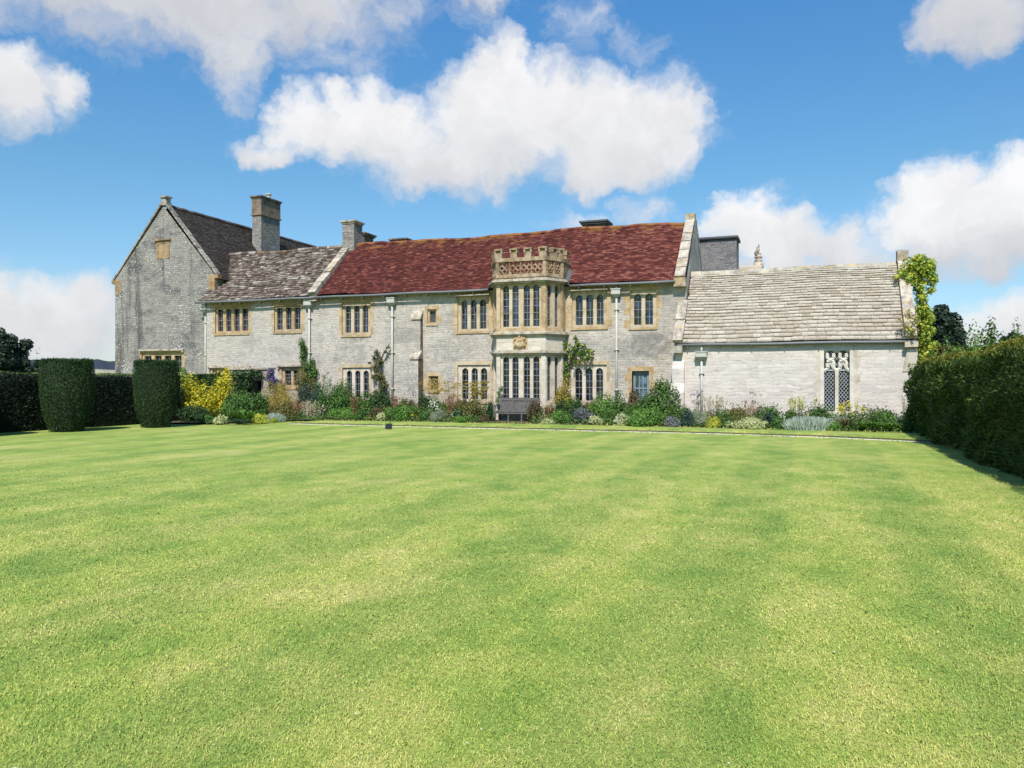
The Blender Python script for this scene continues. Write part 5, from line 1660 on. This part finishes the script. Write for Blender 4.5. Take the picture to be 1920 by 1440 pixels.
climber('wisteria', D - .15, [(1048, 643, 8, 8), (1058, 645, 7, 7), (1045, 657, 7, 9), (1062, 658, 7, 8), (1054, 668, 8, 10), (1080, 635, 3, 8), (1084, 645, 6, 7), (1094, 650, 8, 7),
         (1104, 658, 7, 7), (1077, 655, 7, 8), (1090, 662, 9, 7), (1109, 668, 5, 5), (1098, 672, 8, 5), (1073, 668, 7, 8), (1082, 677, 8, 6), (1112, 660, 3, 4), (1070, 648, 3, 4),
         (1063, 684, 6, 8), (1060, 698, 5, 10), (1057, 712, 5, 10), (1066, 704, 4, 7)],
        'green', 'bushy green climber trained over the wall to the right of the bay window', .10, 1.15,
        [[(1056, 780), (1058, 730), (1061, 695), (1060, 665)], [(1061, 695), (1075, 672), (1095, 664)]], flat=.30, pal2='lime', frac2=.22)
climber('ivy', D - .12, [(567, 645, 6, 14), (569, 668, 8, 16), (574, 690, 11, 16), (582, 708, 13, 16), (590, 698, 9, 13), (578, 726, 18, 16), (586, 682, 7, 12), (572, 654, 5, 10), (592, 735, 14, 16)],
        'green', 'narrow green climber creeping up beside the second downpipe from the left', .09, 1.0, [[(580, 780), (574, 700), (567, 640)]], flat=.2)
climber('climbing_rose', D - .18, [(708, 662, 5, 8), (714, 678, 7, 9), (706, 690, 8, 9), (714, 706, 10, 10), (720, 722, 11, 10), (712, 738, 12, 10), (722, 752, 12, 10), (703, 672, 3, 8), (724, 660, 3, 4), (694, 680, 3, 3), (729, 652, 3, 3), (702, 706, 5, 6)],
        'olive', 'thin olive climber between the lower left hall window and a downpipe', .075, 1.25,
        [[(716, 790), (716, 720), (712, 680), (708, 655)], [(712, 680), (722, 660), (731, 645)]], flat=.22, pal2='dark', frac2=.4)
climber('ivy', 30.25, [(437, 706, 10, 12), (452, 704, 14, 12), (470, 702, 16, 11), (484, 700, 10, 8), (448, 724, 14, 12), (462, 722, 13, 13), (456, 742, 12, 13), (464, 752, 7, 12), (488, 706, 6, 8), (472, 722, 7, 12), (473, 742, 6, 12), (468, 735, 8, 12)],
        'dark', 'dense dark ivy smothering the garden wall beside its doorway', .11, 1.3, flat=.30)
climber('clematis', 30.2, [(510, 700, 7, 10), (514, 714, 9, 8), (524, 716, 7, 6), (504, 708, 5, 9)], 'dark', 'purple flowered clematis on the low end of the garden wall', .09, 1.0, flat=.25, pal2='purple', name2='flowers', frac2=.5)
climber('slender_climber', 31.5, [(936, 738, 5, 12), (934, 752, 6, 9), (941, 730, 3, 8)], 'green', 'slender leafy climber on the left corner of the bay beside the bench', .06, .7, [[(936, 785), (937, 750), (938, 728)]], flat=.08)

# ------------------------------------------------------------------ left bed
X, Y, w, h = place(380, 27.3, 92, 702)
mound('golden_shrub', 362, 27.2, 56, 711, 'gold', 'big golden yellow shrub beside the right hand clipped yew', .12, 1.0, .5, cat='shrub')
mound('golden_shrub', 418, 28.6, 46, 701, 'gold', 'golden yellow shrub with a raised tip next to the ivy covered wall', .11, .9, .5, cat='shrub')
mound('dark_shrub', 368, 25.9, 56, 764, 'dark', 'low dark green shrub in the shade under the big golden shrub', .09, 1.0)
mound('green_shrub', 347, 29.6, 30, 697, 'bright', 'light green shrub top showing between the right hand clipped yew and golden shrub', .10, 1.0, cat='shrub')
hedge_box('low_hedge', XF(361, 30.9), XF(421, 30.9), 30.5, 31.5, ZF(390, 701, 30.9), 'yew', 'rough dark green low hedge in front of the gabled wing behind the golden shrubs', [('y', 30.5, 900, .11), ('top', 0, 900, .11), ('x', XF(421, 30.9), 600, .11)], .1, 1, .06)
mound('green_shrub', 436, 26.9, 58, 738, 'green', 'mid green shrub in front of the garden wall between golden shrubs and doorway', .09, 1.0, cat='shrub')
strap('daylily_clump', 462, 26.3, 66, 754, 'bright', 'clump of arching strap leaves below the garden doorway', 190, .045, .8)
mound('leafy_plant', 392, 25.2, 26, 780, 'green', 'small leafy clump left of the cream flowers at the lawn edge', .06)
mound('cream_flower_clump', 413, 25.15, 24, 781, 'cream', 'low cream flowered cushion on the left lawn edge', .06, 1.0, .7)
strap('iris_clump', 452, 25.3, 46, 780, 'blue', 'low grey green strap leaved clump right of the cream cushion', 130, .03, .9)
mound('leafy_plant', 489, 26.2, 28, 778, 'lime', 'yellow green leafy clump between strap leaves and silver mound', .07)
lavender('silver_mound', 518, 27.6, 32, 775, 'silver', 'small silver cushion plant at the left end of the border', 260)
mound('leafy_plant', 513, 27.0, 14, 790, 'lime', 'tiny lime tuft at the foot of the small silver cushion', .05)
mound('fennel', 527, 29.6, 56, 722, 'fennel', 'tawny yellow feathery shrub in front of the low end of the garden wall', .06, .7, .3)
mound('leafy_plant', 530, 28.6, 40, 757, 'olive', 'olive leafy clump under the tawny feathery shrub', .07, .9)
strap('rust_grass', 556, 29.3, 32, 744, 'rust', 'rust red grass tuft left of the pale seed stalks', 170, .02, .6, .5)
tallstems('seed_stalks', 583, 29.4, 30, 750, 'tan', 'pale straw coloured seed stalks left of the first hall window', 46, 'tan', 10, .05, spire=.35)
mound('dark_shrub', 584, 31.0, 40, 722, 'blue', 'dark bluish shrub at the foot of the narrow climber', .08, 1.0, cat='shrub')
mound('red_tinged_shrub', 573, 31.9, 40, 698, 'olive', 'reddish olive shrub against the wall behind the dark bluish shrub', .08, .9, fl='rust', nfl=60, cat='shrub')
tallstems('tall_stems', 613, 32.0, 22, 692, 'green', 'wispy leafy stems against the wall left of the first hall window', 12, 'green', 8, .07)
mound('green_shrub', 632, 30.8, 62, 722, 'green', 'large rounded green shrub in front of the first lower hall window', .085, 1.1, cat='shrub')
mound('leafy_plant', 602, 29.9, 26, 760, 'dark', 'dark leafy clump to the right of the pale seed stalks', .07, fl='white', nfl=12)

# ------------------------------------------------------------------ main border, from left to right
mound('leafy_plant', 646, 29.75, 44, 767, 'bright', 'low bright green mound on the border edge in front of the large rounded shrub', .07)
mound('leafy_plant', 680, 29.75, 30, 772, 'green', 'low green mound left of the lime tuft', .06)
tallstems('rust_flower_clump', 663, 30.5, 14, 742, 'rust', 'small rust brown flower clump under the first lower hall window', 14, 'rust', 12, .05)
mound('green_shrub', 683, 31.2, 36, 738, 'green', 'green shrub below the right half of the first lower hall window', .08, 1.0, cat='shrub')
mound('leafy_plant', 690, 29.5, 13, 783, 'lime', 'little lime green tuft on the edge left of the black lawn plate', .05)
mound('dark_shrub', 716, 31.2, 36, 738, 'dark', 'dark shrub at the foot of the thin olive climber', .08, 1.0, cat='shrub')
mound('leafy_plant', 707, 30.0, 26, 766, 'brown', 'brownish leafy clump below the dark shrub', .06)
mound('leafy_plant', 715, 29.55, 18, 775, 'cream', 'pale yellow edged tuft directly behind the black lawn plate', .06)
tallstems('rust_flower_clump', 742, 30.9, 14, 745, 'rust', 'rust orange flower clump at the foot of the hall downpipe', 16, 'rust', 12, .06)
mound('leafy_plant', 750, 29.8, 48, 764, 'bright', 'broad bright green mound right of the black lawn plate', .07, 1.1)
mound('flowering_mound', 776, 29.9, 26, 764, 'green', 'green mound dotted with yellow flowers before the stepped buttress', .06, 1.0, fl='yellow', nfl=30)
mound('leafy_plant', 797, 29.75, 24, 769, 'green', 'fresh green mound right of the yellow dotted mound', .065)
tallstems('tall_stems', 777, 31.6, 26, 726, 'grey', 'grey wispy stems in front of the stepped buttress', 20, 'grey', 8, .05)
mound('dark_shrub', 798, 31.0, 24, 740, 'dark', 'dark green shrub right of the stepped buttress', .08, 1.0, cat='shrub')
mound('flowering_mound', 814, 30.5, 22, 748, 'green', 'white flowered clump under the little hall window', .06, .8, fl='white', nfl=40)
tallstems('fennel', 812, 31.9, 30, 712, 'fennel', 'tall tawny fennel in front of the little lower hall window', 24, 'fennel', 22, .06, flat=True)
tallstems('fennel', 842, 31.8, 36, 716, 'fennel', 'tall tawny fennel between the little window and the window left of the bay', 28, 'fennel', 22, .06, flat=True)
mound('sage_clump', 818, 29.7, 28, 770, 'sage', 'pale sage green clump on the edge below the white flowers', .05, 1.0, .35)
tallstems('rust_flower_clump', 843, 30.7, 30, 742, 'rust', 'tall rusty seed heads left of the window beside the bay', 30, 'rust', 14, .055, spire=.12)
mound('flowering_mound', 859, 29.8, 24, 768, 'dark', 'dark clump with small white flowers left of the bench', .055, .9, fl='white', nfl=30, flsize=.04)
mound('leafy_plant', 866, 29.5, 30, 782, 'bright', 'low fresh green edging mound left of the bench', .055)
mound('dark_shrub', 880, 30.7, 42, 752, 'olive', 'olive brown shrub under the window left of the bay', .075, .9, cat='shrub')
tallstems('fennel', 894, 31.9, 40, 716, 'fennel', 'broad yellow fennel in front of the window left of the bay', 40, 'fennel', 24, .065, flat=True)
mound('leafy_plant', 906, 29.7, 20, 778, 'brown', 'low brown clump just left of the bench', .055)
mound('dark_shrub', 918, 30.5, 20, 758, 'dark', 'dark shrub touching the left end of the bench', .07, 1.0, cat='shrub')
mound('dark_shrub', 1003, 30.4, 26, 756, 'brown', 'brown shrub overlapping the right end of the bench', .065, 1.0, cat='shrub')
strap('rust_grass', 1030, 30.8, 24, 748, 'rust', 'rust coloured grass right of the bench under the bay corner', 120, .02, .7, .5)
mound('leafy_plant', 1050, 29.85, 38, 772, 'bright', 'bright green mound below the climber right of the bench', .075)
mound('leafy_plant', 1027, 29.5, 24, 786, 'cream', 'small cream variegated tuft at the edge right of the bench', .055)
mound('dark_shrub', 1055, 31.0, 30, 752, 'dark', 'dark green clump under the yellow poker flowers', .075, 1.0)
tallstems('poker_flowers', 1054, 31.3, 24, 744, 'green', 'yellow poker flowers standing at the foot of the bay climber', 7, 'yellow', 22, .055, spire=.2, lown=60)
mound('golden_bush', 1058, 32.3, 32, 716, 'fennel', 'yellowing bush at the foot of the climber right of the bay', .07, 1.0, cat='shrub')
mound('leafy_plant', 1080, 30.6, 34, 756, 'dark', 'dark leafy mound below the window right of the bay', .07)
mound('grey_leaved_clump', 1098, 29.9, 36, 768, 'grey', 'grey leaved clump on the edge below the window right of the bay', .06, 1.0, .4)
mound('leafy_plant', 1118, 29.5, 28, 782, 'cream', 'cream yellow edging tuft left of the white flowered dome', .055)
mound('green_shrub', 1128, 30.7, 46, 744, 'bright', 'rounded fresh green shrub right of the window beside the bay', .085, 1.0, cat='shrub')
mound('leafy_plant', 1142, 29.8, 28, 771, 'green', 'green mound with orange flowers right of the cream tuft', .065, fl='rust', nfl=10)
mound('dark_shrub', 1163, 31.2, 34, 740, 'green', 'leafy shrub in front of the last hall downpipe', .08, 1.0, cat='shrub')
mound('flowering_mound', 1168, 29.5, 26, 778, 'cream', 'white flowered dome on the border edge below the blue door', .05, 1.0, fl='white', nfl=40)
mound('dark_shrub', 1190, 31.0, 26, 736, 'brown', 'brownish shrub in front of the blue door', .07, .9, cat='shrub')
mound('leafy_plant', 1211, 29.4, 62, 769, 'bright', 'wide fresh green mound on the edge below the blue door', .075, 1.1)
mound('green_shrub', 1230, 30.9, 62, 720, 'green', 'tall leafy green shrub between the blue door and the chapel', .095, 1.1, cat='shrub')
tallstems('tall_stems', 1238, 31.3, 18, 704, 'lime', 'yellow flowering sprigs rising above the tall shrub beside the chapel', 8, 'lime', 16, .07)
mound('grey_leaved_clump', 1262, 29.2, 32, 783, 'grey', 'purplish grey low clump before the chapel buttress', .055, 1.0)
mound('leafy_plant', 1290, 29.2, 24, 771, 'blue', 'blue green mound right of the chapel buttress', .06)
mound('sage_clump', 1313, 29.3, 24, 771, 'sage', 'pale sage clump at the foot of the chapel downpipe', .05, 1.0, .35)
tallstems('tall_stems', 1310, 30.6, 20, 734, 'grey', 'grey stalks beside the chapel downpipe', 16, 'grey', 10, .06)
tallstems('fennel', 1340, 30.3, 46, 744, 'olive', 'airy olive seed heads right of the chapel downpipe', 40, 'fennel', 10, .045)
mound('leafy_plant', 1336, 29.0, 22, 784, 'lime', 'lime green tuft on the edge in front of the airy seed heads', .055)
mound('leafy_plant', 1360, 29.3, 28, 772, 'green', 'green mound beside the lime tuft below the chapel wall', .065, fl='rust', nfl=14)
mound('leafy_plant', 1386, 30.0, 26, 778, 'olive', 'small olive clump left of the long cream edging', .055)
mound('cream_flower_clump', 1405, 29.0, 58, 786, 'cream', 'long cream yellow edging clump below the chapel wall', .055, 1.1, .55)
tallstems('rust_flower_clump', 1408, 30.4, 24, 752, 'tan', 'orange brown stalks behind the long cream edging', 26, 'rust', 14, .05, spire=.25)
tallstems('tall_stems', 1413, 30.9, 20, 732, 'brown', 'tall thin brown seed heads against the chapel wall', 9, 'brown', 10, .05, lown=20)
mound('leafy_plant', 1442, 29.2, 22, 776, 'blue', 'blue green mound right of the long cream edging', .06)
mound('leafy_plant', 1462, 28.9, 24, 784, 'green', 'green clump left of the silver lavender', .06)
tallstems('goldenrod', 1493, 30.0, 40, 740, 'dark', 'dark leafy spires with yellow tips left of the chapel window', 20, 'lime', 16, .07, spire=.25, lown=500)
mound('leafy_plant', 1484, 29.4, 26, 772, 'green', 'leafy base of stems behind the left half of the lavender', .07)
lavender('silver_lavender', 1518, 28.7, 74, 782, 'silver', 'wide silvery lavender hedge below the chapel window', 900)
tallstems('goldenrod', 1593, 29.6, 34, 752, 'green', 'yellow topped leafy spires in front of the right light of the chapel window', 16, 'yellow', 18, .06, spire=.22, lown=300)
strap('brown_grass', 1586, 28.9, 34, 780, 'brown', 'brown grass tuft right of the silver lavender', 150, .02, .6, .5)
mound('leafy_plant', 1562, 28.5, 24, 792, 'bright', 'bright leafy tuft between the lavender and the brown grass', .06)
mound('leafy_plant', 1572, 29.4, 26, 780, 'sage', 'pale clump beneath the chapel window sill', .055)
strap('broad_leaved_clump', 1629, 28.7, 48, 782, 'bright', 'clump of broad pointed leaves right of the brown grass', 80, .10, .9, .9)
strap('broad_leaved_clump', 1670, 28.6, 38, 785, 'bright', 'clump of broad pointed leaves nearest the end of the yew hedge', 70, .10, .9, .9)
tallstems('tall_stems', 1698, 28.7, 24, 728, 'green', 'tall thin stems with small pale flowers at the end of the yew hedge', 9, 'white', 6, .04, lown=60)
mound('leafy_plant', 1704, 28.9, 26, 772, 'green', 'leafy clump with yellow flowers in the shade at the hedge end', .07, fl='yellow', nfl=10)
mound('green_shrub', 1816, 31.8, 54, 637, 'bright', 'light green bush rising behind the yew hedge close to the golden climber', .11, 1.2, cat='shrub')
mound('green_shrub', 1858, 32.2, 46, 622, 'green', 'green bush behind the middle of the visible yew hedge top', .11, 1.2, cat='shrub')
mound('green_shrub', 1898, 33.0, 40, 630, 'green', 'smaller green bush behind the yew hedge near the right edge', .11, 1.0, cat='shrub')
mound('green_shrub', 1760, 32.4, 36, 655, 'bright', 'low bright bush at the foot of the golden climber behind the hedge end', .10, 1.0, cat='shrub')
mound('green_shrub', 486, 28.2, 30, 742, 'green', 'green shrub standing before the lower half of the garden doorway', .085, 1.0, cat='shrub')
# a few more back row plants that close the gaps before the wall
mound('green_shrub', 660, 31.9, 34, 748, 'dark', 'dark leafy shrub directly under the sill of the first lower hall window', .08, .9, cat='shrub')
mound('leafy_plant', 736, 31.6, 28, 757, 'green', 'leafy green plant to the right of the thin olive climber', .075)
mound('leafy_plant', 766, 31.4, 30, 752, 'olive', 'olive plant at the left foot of the stepped buttress', .07)
mound('leafy_plant', 836, 31.2, 32, 758, 'green', 'green plant below the tall tawny fennel left of the rusty seed heads', .075)
mound('leafy_plant', 866, 31.6, 30, 752, 'dark', 'dark plant against the wall under the left light of the window beside the bay', .075)
mound('leafy_plant', 1076, 31.9, 34, 748, 'green', 'green plant against the wall under the left light of the window right of the bay', .075)
mound('leafy_plant', 1108, 31.8, 30, 752, 'olive', 'olive plant under the right light of the window right of the bay', .07)
mound('leafy_plant', 1180, 30.2, 34, 760, 'green', 'green plant between the white flowered dome and the brownish shrub', .075)
mound('leafy_plant', 1272, 30.6, 34, 764, 'green', 'green plant tucked against the chapel corner buttress', .075)
mound('leafy_plant', 1380, 30.5, 36, 768, 'olive', 'olive plant against the chapel wall left of the orange brown stalks', .07)
mound('leafy_plant', 1438, 30.4, 40, 766, 'green', 'green plant against the chapel wall left of the dark leafy spires', .075)
mound('leafy_plant', 1540, 30.4, 40, 768, 'green', 'green plant behind the right half of the silver lavender', .075)
mound('leafy_plant', 1650, 30.0, 60, 772, 'green', 'green plant behind the clumps of broad pointed leaves', .08)

# low foliage that fills the border between the plants one can tell apart
for pal_, n, hh, lab, lf in (('green', 26000, .52, 'low green ground cover filling the flower border', .09), ('olive', 9000, .62, 'olive undergrowth between the border plants', .07), ('sage', 3000, .40, 'pale sage undergrowth between the border plants', .06)):
    bx = RNG.random(n) * 24.4 - 20.9
    if pal_ != 'green': bx = np.round(bx / 1.9 + RNG.normal(size=n) * .12) * 1.9 + RNG.normal(size=n) * .35
    bx = np.clip(bx, -20.9, 3.45)
    by0 = np.interp(bx, [p[0] for p in BED], [p[1] for p in BED]) + .10
    by = by0 + RNG.random(n) ** 1.3 * (np.where(bx > -4.8, 31.3, 32.6) - by0)
    keep = ~((bx > bX0 - .1) & (bx < bX1 + .1) & (by < 31.35))
    bx, by, by0 = bx[keep], by[keep], by0[keep]; n = len(bx)
    lump = .6 + .4 * np.sin(bx * 2.7 + by * 1.9) * np.sin(bx * .9 - by * 3.1)
    C = np.stack([bx, by, .06 + RNG.random(n) * (.12 + hh * lump * np.clip((by - by0), 0, 1.5))], 1)
    L = lf * (.6 + .8 * RNG.random(n))
    tag(link('border_ground_cover', quads_mesh('border_ground_cover', leaf_quads(C, rdir(n) + np.array([0, -.3, .9]), L, L * .5)), PAL[pal_]), lab, 'ground cover', kind='stuff')

# ------------------------------------------------------------------ grass blades over the nearer lawn
def grass():
    n = 480000
    # sample depth so that density falls with the square of the distance
    t = 2.3 * (20.0 / 2.3) ** RNG.random(n)
    u = (RNG.random(n) * 2 - 1) * (.72 + .6 / t)
    X = t * (u * C_ - S); Y = t * (u * S + C_)
    ok = (X < 3.25) & (X > -24.4) & (Y < np.array([path_y(x) for x in np.linspace(-20, 4, 241)])[np.clip(((X + 20) * 10).astype(int), 0, 240)] - .36)
    ok &= RNG.random(n) > np.clip((t - 9) / 11, 0, 1)
    X, Y, t = X[ok], Y[ok], t[ok]
    n = len(X)
    sc = np.clip(t / 3.2, .8, 5)
    a = RNG.random(n) * 2 * np.pi
    lean = .35 + .9 * RNG.random(n)
    L = .021 * (.5 + .8 * RNG.random(n)) * np.clip(1.6 - t / 17, .5, 1.3)
    d = np.stack([np.cos(a) * np.sin(lean), np.sin(a) * np.sin(lean), np.cos(lean)], 1)
    sa = a + np.pi / 2 + RNG.normal(size=n) * .5
    sd_ = np.stack([np.cos(sa), np.sin(sa), np.zeros(n)], 1) * (.0019 * sc * (.7 + .6 * RNG.random(n)))[:, None]
    b = np.stack([X, Y, np.zeros(n)], 1)
    m = b + d * (L * .55)[:, None]
    e = b + d * L[:, None]; e[:, 2] -= L * .12
    Q = np.stack([b - sd_ * .7, m - sd_, e, m + sd_], 1)
    # ragged tufts along both edges of the path and the bed
    k = 4200
    ex = RNG.random(k) * 23.2 - 19.6
    which = RNG.random(k)
    ey = np.interp(ex, xs, far) + RNG.random(k) * .10
    ey = np.where(which < .4, np.interp(ex, xs, near) - RNG.random(k) * .08 + .02, ey)
    ey = np.where(which > .75, np.interp(ex, [p[0] for p in BED], [p[1] for p in BED]) - RNG.random(k) * .1, ey)
    ez = np.where(which < .4, 0.0, .045)
    tall = .012 + .05 * RNG.random(k) ** 4
    b = np.stack([ex, ey, ez], 1)
    e = b + np.stack([RNG.normal(size=k) * .03, RNG.normal(size=k) * .03, tall], 1)
    w = np.stack([.008 + .01 * RNG.random(k), np.zeros(k), np.zeros(k)], 1)
    Q = np.concatenate([Q, np.stack([b - w, b + w, e + w * .3, e - w * .3], 1)])
    tag(link('grass', quads_mesh('grass', Q), BLADES), 'short mown grass blades covering the lawn', 'grass', kind='stuff')
grass()
n = 170
t = 3.0 * (14 / 3.0) ** RNG.random(n); u = (RNG.random(n) * 2 - 1) * .8
C = np.stack([t * (u * C_ - S), t * (u * S + C_), .018 + .012 * RNG.random(n)], 1)
C = C[(C[:, 0] < 3.0)]
tag(link('fallen_petals', quads_mesh('fallen_petals', leaf_quads(C, rdir(len(C)) * .5 + np.array([0, 0, 1]), .008 + .008 * RNG.random(len(C)), .009)), PAL['white']), 'tiny pale petals and daisies specked over the lawn', 'petals', kind='stuff')
print('OBJECTS', len(scene.objects), 'QUADS', sum(len(o.data.polygons) for o in scene.objects if o.type == 'MESH'))
